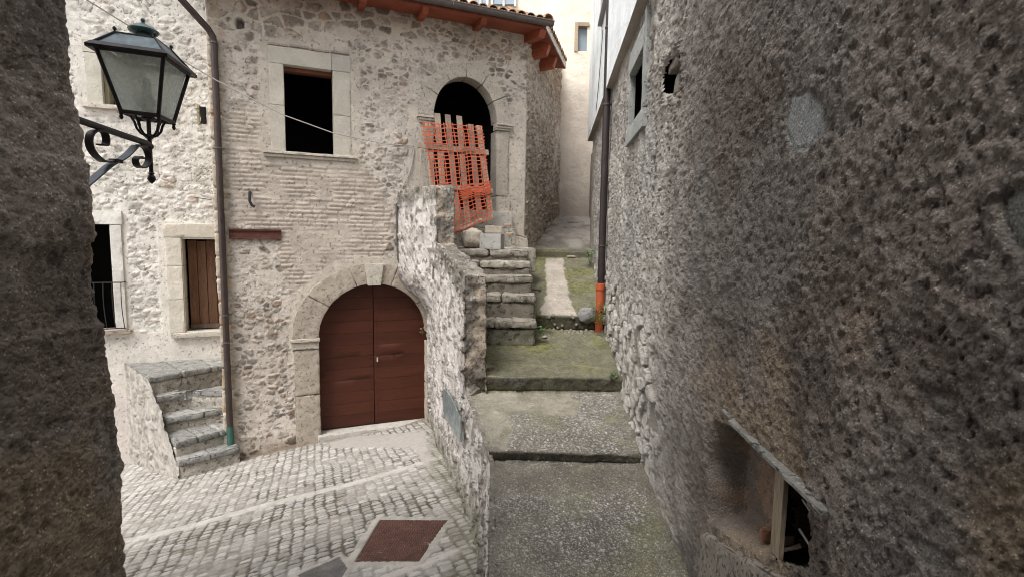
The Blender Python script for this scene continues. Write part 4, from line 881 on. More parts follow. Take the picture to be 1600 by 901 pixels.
def rroom(y0, y1, z0, z1, d0, d1, name):
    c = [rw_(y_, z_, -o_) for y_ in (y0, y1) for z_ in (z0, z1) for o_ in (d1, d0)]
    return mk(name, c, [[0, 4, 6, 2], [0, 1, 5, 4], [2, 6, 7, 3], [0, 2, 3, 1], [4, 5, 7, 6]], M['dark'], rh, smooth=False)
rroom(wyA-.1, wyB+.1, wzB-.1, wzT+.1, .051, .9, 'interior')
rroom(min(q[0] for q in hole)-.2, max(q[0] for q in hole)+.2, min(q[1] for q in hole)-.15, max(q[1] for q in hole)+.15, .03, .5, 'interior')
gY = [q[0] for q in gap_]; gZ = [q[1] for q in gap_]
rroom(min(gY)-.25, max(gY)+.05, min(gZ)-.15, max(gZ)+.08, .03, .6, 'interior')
hcx, hcz = np.mean([q[0] for q in hole]), np.mean([q[1] for q in hole])
for k, (dy, dz, sy_, sz_, cl_) in enumerate(((.10, .16, .16, .05, (.30, .27, .24)), (.06, -.13, .16, .07, (.33, .29, .25)), (.12, .02, .07, .09, (.26, .23, .2)), (-.05, -.05, .07, .05, (.28, .25, .21)))):
    mb = MB(); rbox(mb, hcx+dy-sy_, hcx+dy+sy_, hcz+dz-sz_, hcz+dz+sz_*.6, -.30, -.03-.02*k, res=.03, amp=.02, r=.02, seed=846+k, col=cl_); mb.build('hole_stone', M['stone'], rh)
# thin lintel slab, sill slope, timber board and bars of the low niche
L0 = wp(1132, 640); L1 = wp(1150, 658); L2 = wp(1302, 803)
mb = MB()
for a, b, o_, t_ in ((L0, L1, .015, .013), (L1, L2, .035, .017)):
    mb.hexa([[[rw_(p[0], p[1]-t_*s_/2+t_/2*0, oo_) for s_ in (1, -1)] for oo_ in (-.20, o_)] for p in (a, b)], res=.02, amp=.006, r=.006, seed=860, fr=16, col=(.21, .205, .19), cv=.05)
mb.build('lintel_slab', M['oldstone'], rh, label='thin pale slab tilted above the low niche')
S0 = wp(1104, 822); S1 = wp(1262, 905)
mb = MB(); mb.hexa([[[rw_(p[0], p[1]-.25, -.25), rw_(p[0], p[1]+.04, -.25)], [rw_(p[0], p[1]-.30, .035), rw_(p[0], p[1]-.035, .03)]] for p in (S0, S1)], res=.015, amp=.006, r=.02, seed=862, col=(.24, .215, .185)); mb.build('niche_sill', M['gritty'], rh)
B0 = wp(1209, 735); B1 = wp(1222, 870)
mb = MB(); ya, yb2 = wp(1223, 800)[0], wp(1208, 800)[0]
rbox(mb, ya, yb2, wp(1215, 872)[1], wp(1215, 728)[1], -.016, .004, res=.03, amp=.002, r=.004, seed=864, col=(.22, .18, .13)); mb.build('niche_board', M['oldwood'], rh, label='pale upright board in the low niche')
mb = MB()
for q0, q1 in (((1243, 780), (1266, 806)), ((1238, 826), (1264, 858))):
    mb = MB(); a = wp(*q0); b = wp(*q1); mb.tube([rw_(a[0], a[1], -.025), rw_(b[0], b[1], -.012)], .0045, 8, (.20, .20, .18))
    mb.build('niche_bar', M['metal'], rh)
for k, q in enumerate(((1175, 838), (1192, 843))):
    a = wp(*q); mb = MB(); rbox(mb, a[0]-.020, a[0]+.022, a[1]-.02, a[1]+.038, -.12, -.035-.02*k, res=.012, amp=.004, r=.012, seed=870+k, fr=30, col=((.24, .12, .07), (.28, .24, .2))[k]); mb.build('niche_stone', M['stone'], rh)
# drainpipe with orange sleeve
mb = MB(); bX, bY = 1.375, 7.80
mb.tube([(bX, bY, -.70), (bX, bY, 3.0), (bX, bY, 6.2)], .055, 14, (.035, .026, .026))
for z_ in (-.1, 2.0, 3.1): mb.lathe((bX, bY, z_), [(.058, -.012), (.064, -.012), (.064, .012), (.058, .012)], 14, (.09, .07, .06))
for z_ in (-.1, 2.0, 3.1): mb.tube([(bX, bY, z_), (bX+.15, bY, z_)], .008, 6, (.09, .07, .06))
rp_ = mb.build('drainpipe', M['metal'], rh, label='tall dark brown drainpipe with orange plastic foot')
mb = MB(); mb.lathe((bX-.005, bY, -1.48), [(.064, 0), (.066, .70), (.076, .705), (.076, .80), (.060, .805)], 16, (.38, .082, .032)); mb.build('pipe_sleeve', M['plastic'], rp_)
# white painted upper floor
mb = MB(); zW = 2.22
q_ = [rw_(4.2, 0, .10), rw_(11.9, 0, .10), np.array([2.9, 11.9, 0]), np.array([2.9, 4.2, 0])]
def wy_(k): return q_[k]
yy = np.arange(-1.0, 11.9, .05); zzw = np.arange(zW, 7.2, .06); Yw, Zw = np.meshgrid(yy, zzw, indexing='ij')
P = np.stack([wallx(Yw)-.10, Yw, Zw], -1)
cw = c3([.76, .79, .80])*(1+.05*fbm(Yw*2, Zw*2, 0, 881, 4))[..., None]; streak = ss(.35, .6, fbm(Yw*1.3, Zw*.5, 0, 882, 4)); cw = mixc(cw, c3([.50, .53, .54]), streak*.4)
sheet('upper_floor_wall', P, .004*fbm(Yw*3, Zw*3, 0, 883, 3), cw, M['plaster'], rh, flip=True, label='white painted upper floor wall')
c = [rw_(-1, zW, .10), rw_(11.9-.05, zW, .10), np.array([3.0, 11.9, zW]), np.array([3.0, -1, zW])]; t_ = [p+Z*5 for p in c]
mk('upper_floor_slab', c+t_, [[0, 3, 2, 1], [1, 2, 6, 5], [4, 5, 6, 7], [0, 4, 7, 3], [3, 7, 6, 2]], M['plaster'], rh, col=np.tile(c3([.40, .36, .32]), (8, 1)), smooth=False)
mb = MB(); a = wp(945, 10); 
mb.hexa([[[rw_(y_, z_, o_) for z_ in (3.55, 3.60)] for o_ in (.10, .17)] for y_ in (7.9, 8.9)], res=.2, amp=.001, r=.005, col=(.30, .29, .28)); mb.hexa([[[rw_(y_, z_, o_) for z_ in (3.60, 4.9)] for o_ in (.10, .135)] for y_ in (7.95, 8.85)], res=.2, amp=.001, r=.005, col=(.45, .44, .42))
mb.build('window', M['plaster'], rh)
mb = MB(); mb.tube([rw_(8.4+t*.9, 3.3-1.0*t-.1*math.sin(t*3), .12) for t in np.linspace(0, 1, 8)], .008, 6, (.25, .25, .25)); mb.build('wall_cable', M['metal'], rh)
# far end of the wall: stone jamb and dark passage
mb = MB()
mb.hexa([[[np.array([x_, y_, z_]) for z_ in (-.5, 2.23)] for y_ in (10.73, 10.95)] for x_ in (wallx(10.7)-.03, 3.0)], res=.06, amp=.02, r=.03, seed=890, col=(.27, .235, .2)); mb.build('end_wall', M['gritty'], rh)
mb = MB(); mb.hexa([[[np.array([x_, y_, z_]) for z_ in (-.2, 2.23)] for y_ in (11.0, 13.9)] for x_ in (2.02, 3.0)], res=.2, amp=.01, r=.03, seed=891, col=(.20, .18, .16)); mb.build('passage_wall', M['gritty'], rh)

# ------------------------------------------------------------------ cream building closing the alley
eh = empty('cream_house', np.array([2.0, 16., 0.]), 'tall cream plastered building closing the far end of the alley, with small high window', 'house')
ye = 13.62
xe = np.arange(-3.5, 4.0, .03); ze = np.arange(0.2, 9, .03); Xe, Ze = np.meshgrid(xe, ze, indexing='ij')
P = np.stack([Xe, ye+.0*Xe, Ze], -1); wx0 = atY(903, 60, ye)[0]; wx1 = atY(917, 60, ye)[0]; wz0_ = atY(908, 80, ye)[2]; wz1_ = atY(908, 42, ye)[2]
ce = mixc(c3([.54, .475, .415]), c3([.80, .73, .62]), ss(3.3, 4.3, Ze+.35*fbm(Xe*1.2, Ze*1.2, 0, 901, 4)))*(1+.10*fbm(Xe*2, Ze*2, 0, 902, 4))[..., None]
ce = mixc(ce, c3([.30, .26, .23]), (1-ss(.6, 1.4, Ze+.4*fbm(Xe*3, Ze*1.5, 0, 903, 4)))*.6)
op = (Xe > wx0) & (Xe < wx1) & (Ze > wz0_) & (Ze < wz1_); keep = ~(op[:-1, :-1] | op[1:, :-1] | op[1:, 1:] | op[:-1, 1:])
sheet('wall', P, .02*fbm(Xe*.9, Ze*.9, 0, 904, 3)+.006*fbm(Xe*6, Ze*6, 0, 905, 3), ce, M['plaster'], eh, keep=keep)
wn = empty('window', (wx0, ye, wz0_), None, None); wn.parent = eh; wn.location = tuple(ORG[wn.name]-ORG[eh.name])
mb = MB(); mb.box(wx0-.06, wx1+.06, ye+.10, ye+.12, wz0_-.06, wz1_+.06, r=.002, amp=0, col=(.5, .52, .55)); mb.build('pane', M['pane'], wn)
mb = MB(); mb.box(wx0-.09, wx0, ye-.035, ye+.14, wz0_-.02, wz1_+.1, r=.006, amp=.002, col=(.42, .33, .24)); mb.box(wx0, wx1+.05, ye-.035, ye+.14, wz1_, wz1_+.1, r=.006, amp=.002, col=(.42, .33, .24)); mb.build('frame', M['plaster'], wn)
# upper windows peeping over the roof
for px0, px1 in ((742, 760), (771, 803)):
    xa = atY(px0, 5, ye)[0]; xb = atY(px1, 5, ye)[0]; zt_ = atY(780, 9, ye)[2]
    w3 = empty('window', (xa, ye-.1, zt_), None, None); w3.parent = eh; w3.location = tuple(ORG[w3.name]-ORG[eh.name])
    mb = MB(); mb.box(xa, xb, ye-.08, ye-.03, zt_, zt_+1.5, r=.002, amp=0, col=(.5, .52, .55)); mb.build('pane', M['pane'], w3)
    mb = MB(); 
    for xx in (xa-.06, (xa+xb)/2-.03, xb): mb.box(xx, xx+.06, ye-.12, ye-.02, zt_-.06, zt_+1.55, r=.005, amp=0, col=(.62, .62, .6))
    mb.build('frame', M['plaster'], w3)

# ------------------------------------------------------------------ near corner building on the left
lb = empty('corner_building', np.array([-2.2, 0., -3.]), 'dark brown-grey roughcast wall of the near corner building, filling the left edge', 'wall')
xw = -.985; ycn = 1.232
s1 = np.linspace(-4.5, ycn-.35, 70); s1 = np.concatenate([s1[:-1], np.arange(ycn-.75, ycn-.06, .0042)]) if False else np.concatenate([np.linspace(-4.5, .45, 60, endpoint=False), np.arange(.45, ycn-.05, .0042)])
pts = [(xw-.004*(ycn-yv), yv) for yv in s1]; ths = np.linspace(0, math.pi/2, 16); pts += [(xw-.05+.05*math.cos(t), ycn-.05+.05*math.sin(t)) for t in ths]
pts += [(xw-.05-d_, ycn) for d_ in np.concatenate([np.arange(.006, .3, .006), np.linspace(.31, 5.5, 60)])]
pts = np.array(pts); ac_ = np.concatenate([[0], np.cumsum(np.hypot(*np.diff(pts, axis=0).T))]); zz_ = np.concatenate([np.linspace(-3.5, -.95, 60, endpoint=False), np.arange(-.95, .72, .0046), np.linspace(.72, 5, 60)])
P = np.zeros((len(pts), len(zz_), 3)); P[..., 0] = pts[:, :1]; P[..., 1] = pts[:, 1:]; P[..., 2] = zz_
x, y, z = P[..., 0], P[..., 1], P[..., 2]
n9 = fbm(x*3, y*3, z*30+.2, 929, 3)
P[..., 0] += (.020*ss(.0, -.5, z)-.024*ss(.0, .40, z))-.014*ss(.16, .17, z+.01*n9)-.012*ss(-.02, -.03, z+.01*n9)*ss(-.22, -.20, z)                                # the corner steps back upwards
n1 = fbm(x*4, y*4, z*4+.1, 921, 4); n2 = fbm(x*14, y*14, z*14+.2, 922, 4); n3 = fbm(x*50, y*50, z*50+.3, 923, 3); n0 = fbm(x*1.5, y*1.5, z*2.5+.7, 924, 3)
pt_ = ss(.3, .40, fbm(x*30, y*30, z*30+.4, 925, 3))
hh = .010*n1+.007*n2+.010*n3-.006*pt_+.012*n0
cd = mixc(c3([.31, .258, .222]), c3([.50, .43, .375]), ss(-.4, .4, n1+.4*n2)); cd = mixc(cd, c3([.30, .28, .26]), ss(.0, .35, n0)*.7)
cd = mixc(cd, c3([.46, .36, .24]), ss(.1, .5, fbm(x*3, y*3, z*3+5, 926, 3)+.35*ss(-.1, -.6, z)-.1)*.7)
sheet('wall', P, hh, cd, M['render'], lb, flip=False)
mb = MB(); mb.box(-1.3, 1.3, -5, -.9, 2.3, 2.5, res=.3, amp=.03, r=.03, seed=929, col=(.22, .19, .16)); mb.build('shading_ceiling', M['render'], lb)  # unseen slab behind the camera, added to darken the near walls

# ------------------------------------------------------------------ wall lantern
yl = 2.45; ax0 = atY(234, 226, yl); zb_ = ax0[2]; LC = np.array([ax0[0], yl, 0])
bd_ = np.array([-.2, 1., 0]); bd_ /= np.linalg.norm(bd_); bs_ = np.array([bd_[1], -bd_[0], 0])
lan = empty('wall_lantern', (LC[0]-bd_[0]*1.2, LC[1]-bd_[1]*1.2, zb_-.3), 'old four-sided street lantern with frosted panes on scrolled iron wall bracket, left', 'lantern')
tl = math.radians(3.0)
def Lp(a, b, z):                                       # a sideways, b along the bracket, z above the bar; slight lean
    z = np.asarray(z, float); a = np.asarray(a, float)+z*math.sin(tl)*0; zz2 = z-np.asarray(a, float)*math.sin(tl)*1.2
    return LC+bs_*a+bd_*b+Z*(zb_+zz2)
dk = (.028, .024, .026)
zg0, zg1 = .125, .378; w0, w1 = .076, .132           # glass bottom/top heights, half widths
cs = [(-1, -1), (1, -1), (1, 1), (-1, 1)]
mb = MB()
for sx_, sy_ in cs: mb.tube([Lp(sx_*w0, sy_*w0, zg0), Lp(sx_*w1, sy_*w1, zg1)], .0085, 8, dk)
for (a, b) in zip(cs, cs[1:]+cs[:1]):
    mb.tube([Lp(a[0]*w0, a[1]*w0, zg0), Lp(b[0]*w0, b[1]*w0, zg0)], .010, 8, dk); mb.tube([Lp(a[0]*w1, a[1]*w1, zg1), Lp(b[0]*w1, b[1]*w1, zg1)], .010, 8, dk)
for sx_, sy_ in cs: mb.lathe(Lp(sx_*w0, sy_*w0, zg0-.035), [(.003, 0), (.009, .01), (.006, .02), (.010, .03)], 8, dk)
mb.build('lantern_frame', M['metal'], lan)
for (a, b) in zip(cs, cs[1:]+cs[:1]):
    e = .94; v = [Lp(a[0]*w0*e, a[1]*w0*e, zg0), Lp(b[0]*w0*e, b[1]*w0*e, zg0), Lp(b[0]*w1*e, b[1]*w1*e, zg1), Lp(a[0]*w1*e, a[1]*w1*e, zg1)]
    cen = LC+Z*(zb_+.3); nrm = np.cross(v[1]-v[0], v[3]-v[0]); nrm /= np.linalg.norm(nrm); nrm = nrm if (v[0]-cen) @ nrm > 0 else -nrm; v2 = [p-nrm*.003 for p in v]
    mk('glass_pane', v+v2, [[0, 1, 2, 3], [7, 6, 5, 4], [0, 4, 5, 1], [1, 5, 6, 2], [2, 6, 7, 3], [3, 7, 4, 0]], M['glass'], lan, smooth=False)
mb = MB(); ev = w1+.028; rc_ = (.12, .155, .175)
def ring(wa, za, wb, zb2, mb=mb, col=rc_):
    V = [Lp(s_[0]*wa, s_[1]*wa, za) for s_ in cs]+[Lp(s_[0]*wb, s_[1]*wb, zb2) for s_ in cs]
    mb.add(V, [[i, (i+1) % 4, 4+(i+1) % 4, 4+i] for i in range(4)], col)
ring(w1-.01, zg1+.004, ev, zg1-.008, col=dk); ring(ev, zg1-.008, ev, zg1+.006, col=dk); ring(ev, zg1+.006, w1+.012, zg1+.024, col=dk); ring(w1+.0, zg1+.024, .082, zg1+.085); ring(.082, zg1+.085, .082, zg1+.093); ring(.082, zg1+.093, .0001, zg1+.096)
mb.build('lantern_roof', M['zinc'], lan, smooth=False)
for sx_, sy_ in cs:
    mb = MB(); mb.tube([Lp(sx_*(w1+.006), sy_*(w1+.006), zg1+.022), Lp(sx_*.082, sy_*.082, zg1+.088)], .005, 6, (.06, .07, .08)); mb.build('roof_rib', M['metal'], lan)
    mb = MB(); mb.lathe(Lp(sx_*.080, sy_*.080, zg1+.088), [(.004, 0), (.004, .009), (.008, .014), (.008, .019), (.003, .026)], 8, (.05, .055, .06)); mb.build('finial', M['metal'], lan)
mb = MB(); mb.lathe(Lp(0, 0, zg1+.093), [(.042, 0), (.040, .014), (.034, .024), (.031, .030), (.058, .036), (.062, .044), (.047, .058), (.024, .070), (.010, .076), (.006, .082), (.010, .087), (.009, .095), (.003, .101)], 24, (.13, .20, .20)); mb.build('vent_cap', M['zinc'], lan)
mb = MB(); mb.lathe(Lp(0, 0, zg0), [(.025, 0), (.025, .03), (.034, .05), (.034, .08), (.018, .10), (.016, .17), (.006, .18)], 16, (.35, .36, .35)); mb.build('bulb', M['plaster'], lan)
mb = MB()                                             # basket and stem
mb.tube([Lp(0, 0, zg0), Lp(0, 0, -.14)], .009, 10, dk); mb.lathe(Lp(0, 0, -.165), [(.003, -.018), (.012, -.008), (.018, .003), (.015, .016), (.009, .024), (.014, .03), (.009, .036)], 14, dk); mb.lathe(Lp(0, 0, .035), [(.012, -.01), (.022, .0), (.012, .012)], 14, dk); mb.lathe(Lp(0, 0, zg0-.02), [(.012, 0), (.03, .01), (.03, .018)], 14, dk)
for k in range(8):
    t = k*math.pi/4+.39; ra = .068
    mb.tube([Lp(math.cos(t)*ra*q_[0], math.sin(t)*ra*q_[0], q_[1]) for q_ in ((.12, .035), (.45, .045), (.68, .065), (.80, .095), (1, zg0-.005))], .0055, 6, dk)
mb.build('basket', M['metal'], lan)
mb = MB(); mb.tube([Lp(0, -1.25, -.005), Lp(0, -.02, 0), Lp(0, .01, -.01)], .014, 8, dk)
def flat(ptsq, w=.013, th_=.004, mb=mb):
    ptsq = [np.asarray(p) for p in ptsq]; mb.tube(ptsq, 1., 8, dk, flat=(th_, w))
def spiral(c, r0, r1_, t0, t1, n=28): return [Lp(0, c[0]+(r0+(r1_-r0)*i/n)*math.cos(t0+(t1-t0)*i/n), c[1]+(r0+(r1_-r0)*i/n)*math.sin(t0+(t1-t0)*i/n)) for i in range(n+1)]
mb.build('bracket_arm', M['metal'], lan)
mb = MB()
def zbar(px, py):
    # point of the bracket's vertical plane seen at this place in the photo
    n_ = bs_; P0 = LC; d = ray(px, py); p = d*((P0 @ n_)/(d @ n_)); return p
def curve(q, n=6):
    q = [np.array(zbar(*p)) for p in q]; out = []
    for i in range(len(q)-1):
        p0 = q[max(i-1, 0)]; p1 = q[i]; p2 = q[i+1]; p3 = q[min(i+2, len(q)-1)]
        for k in range(n): t = k/n; out.append(.5*((2*p1)+(-p0+p2)*t+(2*p0-5*p1+4*p2-p3)*t*t+(-p0+3*p1-3*p2+p3)*t**3))
    return out+[q[-1]]
scr1 = [(156, 226), (164, 227), (166, 218), (162, 207), (151, 204), (142, 209), (139, 221), (143, 235), (152, 246), (163, 253), (174, 251)]
scr2 = [(220, 250), (224, 256), (218, 259), (212, 253), (212, 246), (220, 244), (228, 247), (231, 255), (228, 262), (220, 263)]
scr2 = [(222, 249), (226, 252), (225, 258), (218, 260), (212, 255), (213, 247), (219, 244)]
for cu in (scr1, [(222, 248), (217, 245), (212, 249), (213, 257), (219, 262), (227, 260), (232, 251), (231, 240), (226, 231), (217, 227)]):
    pts_ = curve(cu); n_ = len(pts_); 
    V = []; 
    for i, p in enumerate(pts_):
        t = pts_[min(i+1, n_-1)]-pts_[max(i-1, 0)]; t /= np.linalg.norm(t); nn2 = np.cross(t, bs_)
        for a_, b_2 in ((-1, -1), (1, -1), (1, 1), (-1, 1)): V.append(p+bs_*a_*.014+nn2*b_2*.003)
    q = [[i*4+j, i*4+(j+1) % 4, (i+1)*4+(j+1) % 4, (i+1)*4+j] for i in range(n_-1) for j in range(4)]+[[0, 3, 2, 1], [(n_-1)*4+j for j in range(4)]]
    mb = MB(); mb.add(V, q, dk); mb.build('scroll', M['metal'], lan, smooth=False)
mb = MB(); cu = curve([(212, 228), (195, 245), (172, 258), (155, 272), (138, 286), (122, 300), (108, 318)]); n_ = len(cu); V = []
for i, p in enumerate(cu):
    t = cu[min(i+1, n_-1)]-cu[max(i-1, 0)]; t /= np.linalg.norm(t); nn2 = np.cross(t, bs_)
    for a_, b_2 in ((-1, -1), (1, -1), (1, 1), (-1, 1)): V.append(p+bs_*a_*.016+nn2*b_2*.003)
mb.add(V, [[i*4+j, i*4+(j+1) % 4, (i+1)*4+(j+1) % 4, (i+1)*4+j] for i in range(n_-1) for j in range(4)]+[[0, 3, 2, 1], [(n_-1)*4+j for j in range(4)]], (.07, .09, .11))
q0 = zbar(181, 252); mb.box(q0[0]-.016, q0[0]+.016, q0[1]-.02, q0[1]+.02, q0[2]-.008, q0[2]+.008, r=.002, amp=0, col=dk)
mb.build('brace', M['zinc'], lan, smooth=False)

# ------------------------------------------------------------------ overhead cable
cp = [(60, -46), (135, 0), (197, 38), (270, 86), (340, 127), (443, 180), (520, 208), (600, 225)]; Ys = np.linspace(6.0, 8.7, len(cp))
pts = [atY(x_, y_, Y_) for (x_, y_), Y_ in zip(cp, Ys)]; e1 = W(*fac(645, 229), .035); pts.append(e1)
for q_ in ((646, 238), (642, 262), (634, 282), (625, 299)): pts.append(W(*fac(*q_), .035))
mb = MB(); mb.tube(pts, .009, 6, (.40, .38, .35)); mb.build('overhead_cable', M['plastic'], label='thin pale cable sagging across the stone front from the lantern side to the arch', cat='cable')
mb = MB()
mb.tube([W(*fac(*q_), o_) for q_, o_ in (((619, 318), .04), ((619, 360), .04), ((621, 405), .05), ((628, 425), .06), ((640, 442), .07), ((652, 455), .08))], .016, 8, (.12, .11, .10)); mb.build('conduit', M['metal'], house)

# ------------------------------------------------------------------ manhole covers
def cover(poly, name, colr, label, mat, bump=True):
    q = [np.array([p[0], p[1]]) for p in poly]
    P4 = [np.array([p[0], p[1], gz(*p)+.016]) for p in q]; mb = MB()
    lo = [p-Z*.03 for p in P4]
    mb.hexa([[[lo[0], P4[0]], [lo[3], P4[3]]], [[lo[1], P4[1]], [lo[2], P4[2]]]], res=.05, amp=.001, r=.004, col=colr, cv=0)
    if bump:
        nb = 22
        for i in range(nb):
            for j in range(nb):
                s_, t_ = (i+.5)/nb*.9+.05, (j+.5)/nb*.9+.05
                c_ = (P4[0]*(1-s_)+P4[1]*s_)*(1-t_)+(P4[3]*(1-s_)+P4[2]*s_)*t_; du = (P4[1]-P4[0])/nb*.36; dv = (P4[3]-P4[0])/nb*.36
                if (i+j) % 2: du, dv = du*1.2, dv*.5
                else: du, dv = du*.5, dv*1.2
                v = [c_-du-dv, c_+du-dv, c_+du+dv, c_-du+dv]; v = v+[p+Z*.005 for p in [c_-du*.7-dv*.7, c_+du*.7-dv*.7, c_+du*.7+dv*.7, c_-du*.7+dv*.7]]
                mb.add(v, [[4, 5, 6, 7], [0, 1, 5, 4], [1, 2, 6, 5], [2, 3, 7, 6], [3, 0, 4, 7]], np.array(colr)*1.7)
    o = mb.build(name, mat, smooth=False, label=label, cat='manhole cover'); return o
cover(covA, 'manhole_cover', (.085, .043, .033), 'large rust-brown square chequered manhole cover in the cobbles', M['rust'])
cover(covB, 'manhole_cover', (.13, .12, .115), 'small plain grey metal cover at the bottom edge of the cobbles', M['rust'], False)

# ------------------------------------------------------------------ metal panel on the retaining wall
pa, pb = np.array([-.875, 6.45]), np.array([-.515, 5.2]); mb = MB()
rowsP = []
for t in np.linspace(0, 1, 12):
    p = pa+(pb-pa)*t+np.array([.03, .0])*math.sin(t*math.pi)*-.3; zt = atY(694, 606, 6.45)[2]*(1-t)+atY(725, 655, 5.2)[2]*t+.07*math.sin(t*math.pi); zl_ = atY(694, 642, 6.45)[2]*(1-t)+atY(724, 690, 5.2)[2]*t
    rowsP.append([np.array([p[0]-.01, p[1], zt]), np.array([p[0]-.01, p[1], zl_]), np.array([p[0], p[1]+.01, zl_]), np.array([p[0], p[1]+.01, zt])])
V = [v for r_ in rowsP for v in r_]; q = [[i*4+j, i*4+(j+1) % 4, (i+1)*4+(j+1) % 4, (i+1)*4+j] for i in range(11) for j in range(4)]+[[0, 1, 2, 3], [47, 46, 45, 44]]
mb.add(V, q, (.27, .32, .33)); mb.build('metal_panel', M['zinc'], smooth=False, label='bent blue-grey sheet metal panel on the whitish retaining wall', cat='panel')

# ------------------------------------------------------------------ wooden pallet and orange net in the arch
PB = W(1.6, -.17, .62); PT = W(1.6, 2.15, .13); pv = (PT-PB)/np.linalg.norm(PT-PB); pn = np.cross(U, pv); pn = pn if pn[1] < 0 else -pn
def pp(x, y, off=0.):
    d = ray(x, y); P0 = PB+pn*off; return d*((P0 @ pn)/(d @ pn))
pal = empty('wooden_pallet', PB, 'broken grey-brown wooden pallet leaning upright in the upper archway behind orange net', 'pallet')
wc = (.30, .245, .19)
tops = [(668, 192), (683, 178), (699, 180), (717, 182), (735, 195), (748, 197)]; bots = [(681, 366), (697, 366), (717, 366), (731, 358), (750, 350), (767, 341)]
for k in range(6):
    a = pp(*tops[k]); b = pp(*bots[k]); w_ = U*.052; d_ = pn*.022; mb = MB()
    mb.hexa([[[a+s_*w_+o_*d_, b+s_*w_+o_*d_] for o_ in (0, 1)] for s_ in (-1, 1)], res=.12, amp=.003, r=.004, seed=940+k, col=wc, cv=.2)
    mb.build('slat', M['oldwood'], pal)
for k, (q0, q1, hw) in enumerate((((652, 227), (763, 239), .05), ((690, 291), (770, 299), .045), ((700, 362), (770, 338), .045))):
    a = pp(*q0, .03); b = pp(*q1, .03); mb = MB(); mb.hexa([[[p-pv*s_*hw+o_*pn*.022 for o_ in (0, 1)] for s_ in (-1, 1)] for p in (a, b)], res=.12, amp=.003, r=.004, seed=950+k, col=wc, cv=.15); mb.build('crossbar', M['oldwood'], pal)
def netquad(s_, t_, off):
    tl_, tr_, br_, bl_ = pp(657, 189, off), pp(755, 197, off), pp(770, 341, off), pp(690, 372, off)
    return (tl_*(1-s_)+tr_*s_)*(1-t_)+(bl_*(1-s_)+br_*s_)*t_
mb = MB(); oc = (.40, .070, .026); nh, nv = 28, 13
def npt(s_, t_):
    w = .035*float(vn(s_*3, t_*4, .5, 961))+.018*float(vn(s_*9, t_*11, .5, 962)); ds = .02*float(vn(t_*8, s_*2, .5, 963)); dt = .016*float(vn(s_*7, t_*3, .5, 964)); dt += .05*math.exp(-((t_-.62)/.07)**2)*float(vn(s_*4, 0, .5, 965))
    return netquad(s_+ds, t_+dt, .075+w)
def ribbon(ptsq, wdir, w):
    V = []; n_ = len(ptsq)
    for i, p in enumerate(ptsq): wv = w*(1+.5*float(vn(i*.6, w*1e4, .5, 966))); V += [p-wdir*wv, p+wdir*wv, p+wdir*wv+pn*.0015, p-wdir*wv+pn*.0015]
    mb.add(V, [[i*4+j, i*4+(j+1) % 4, (i+1)*4+(j+1) % 4, (i+1)*4+j] for i in range(n_-1) for j in range(4)], np.array(oc)*random.uniform(.8, 1.15))
for i in range(nh): 
    t_ = (i+.5)/nh+random.uniform(-.004, .004); a, b = (0., 1.) if t_ < .93 else (.05, .95); thick = .011 if i % 2 else .008
    ribbon([npt(s_, t_) for s_ in np.linspace(a, b, 40)], pv, thick)
for j in range(nv): s_ = (j+.5)/nv+random.uniform(-.006, .006); ribbon([npt(s_, t_) for t_ in np.linspace(0, 1, 60)], U, .007)
for k in range(7):                                     # slack folded strands
    t_ = .60+.02*k; ribbon([npt(s_, t_+.06*(1-s_)**2*math.sin(s_*5))+pn*.02 for s_ in np.linspace(.45, 1.02, 20)], pv, .009)
mb.build('orange_net', M['plastic'], smooth=False, label='torn orange plastic safety net draped over the wooden pallet', cat='net')

# ------------------------------------------------------------------ stones on the landing and loose in the alley
def rock(name, c, size, seed, colr, label, cat, rot=0., amp=.25, flat=1., group=None, mat='stone', bx=False):
    c = np.array(c, float); n = 5 if min(size) < .05 else 12; g = np.linspace(-1, 1, n+1); mbx = MB(); ca_, sa_ = math.cos(rot), math.sin(rot)
    def mf(a, b, d):
        p = np.stack([a*2-1, b*2-1, d*2-1], 1)
        if not bx: q = p/np.maximum(np.linalg.norm(p, axis=1, keepdims=True), 1e-6); p = q*(.72+.28*np.linalg.norm(p, axis=1, keepdims=True)/1.2); p = p*(1+amp*fbm(p[:, 0]*1.3, p[:, 1]*1.3, p[:, 2]*1.3+.3, seed, 3)[:, None])
        p = p*np.array(size)/2; x_ = p[:, 0]*ca_-p[:, 1]*sa_; y_ = p[:, 0]*sa_+p[:, 1]*ca_
        return np.stack([x_, y_, p[:, 2]], 1)+c
    mbx.block(mf, size, res=max(size)/12, amp=min(size)*.05 if not bx else .004, r=.012 if bx else .004, seed=seed, fr=20, col=colr, cv=0)
    return mbx.build(name, M[mat], label=label, cat=cat, group=group)
p = atY(739, 368, 8.36); rock('boulder', (p[0], p[1], -.185+.155), (.40, .30, .34), 971, (.44, .385, .32), 'large rounded tan boulder on the landing, left of the grey block', 'stone', .2)
p = atY(769, 374, 8.30); rock('stone_block', (p[0], p[1], -.185+.12), (.36, .24, .25), 972, (.37, .355, .335), 'squared light grey stone block on the edge of the landing', 'stone block', -.25, bx=True)
p = atY(771, 354, 8.32); rock('brick_fragment', (p[0], p[1], -.185+.25+.062), (.27, .16, .12), 973, (.40, .345, .28), 'small tan stone fragment lying on top of the grey block', 'stone', .1, bx=True, amp=.1)
p = atY(793, 352, 8.8); rock('brick_fragment', (p[0], p[1], p[2]), (.10, .10, .045), 974, (.38, .27, .20), 'small brownish brick piece beside the foot of the right door jamb', 'brick', .3, bx=True)
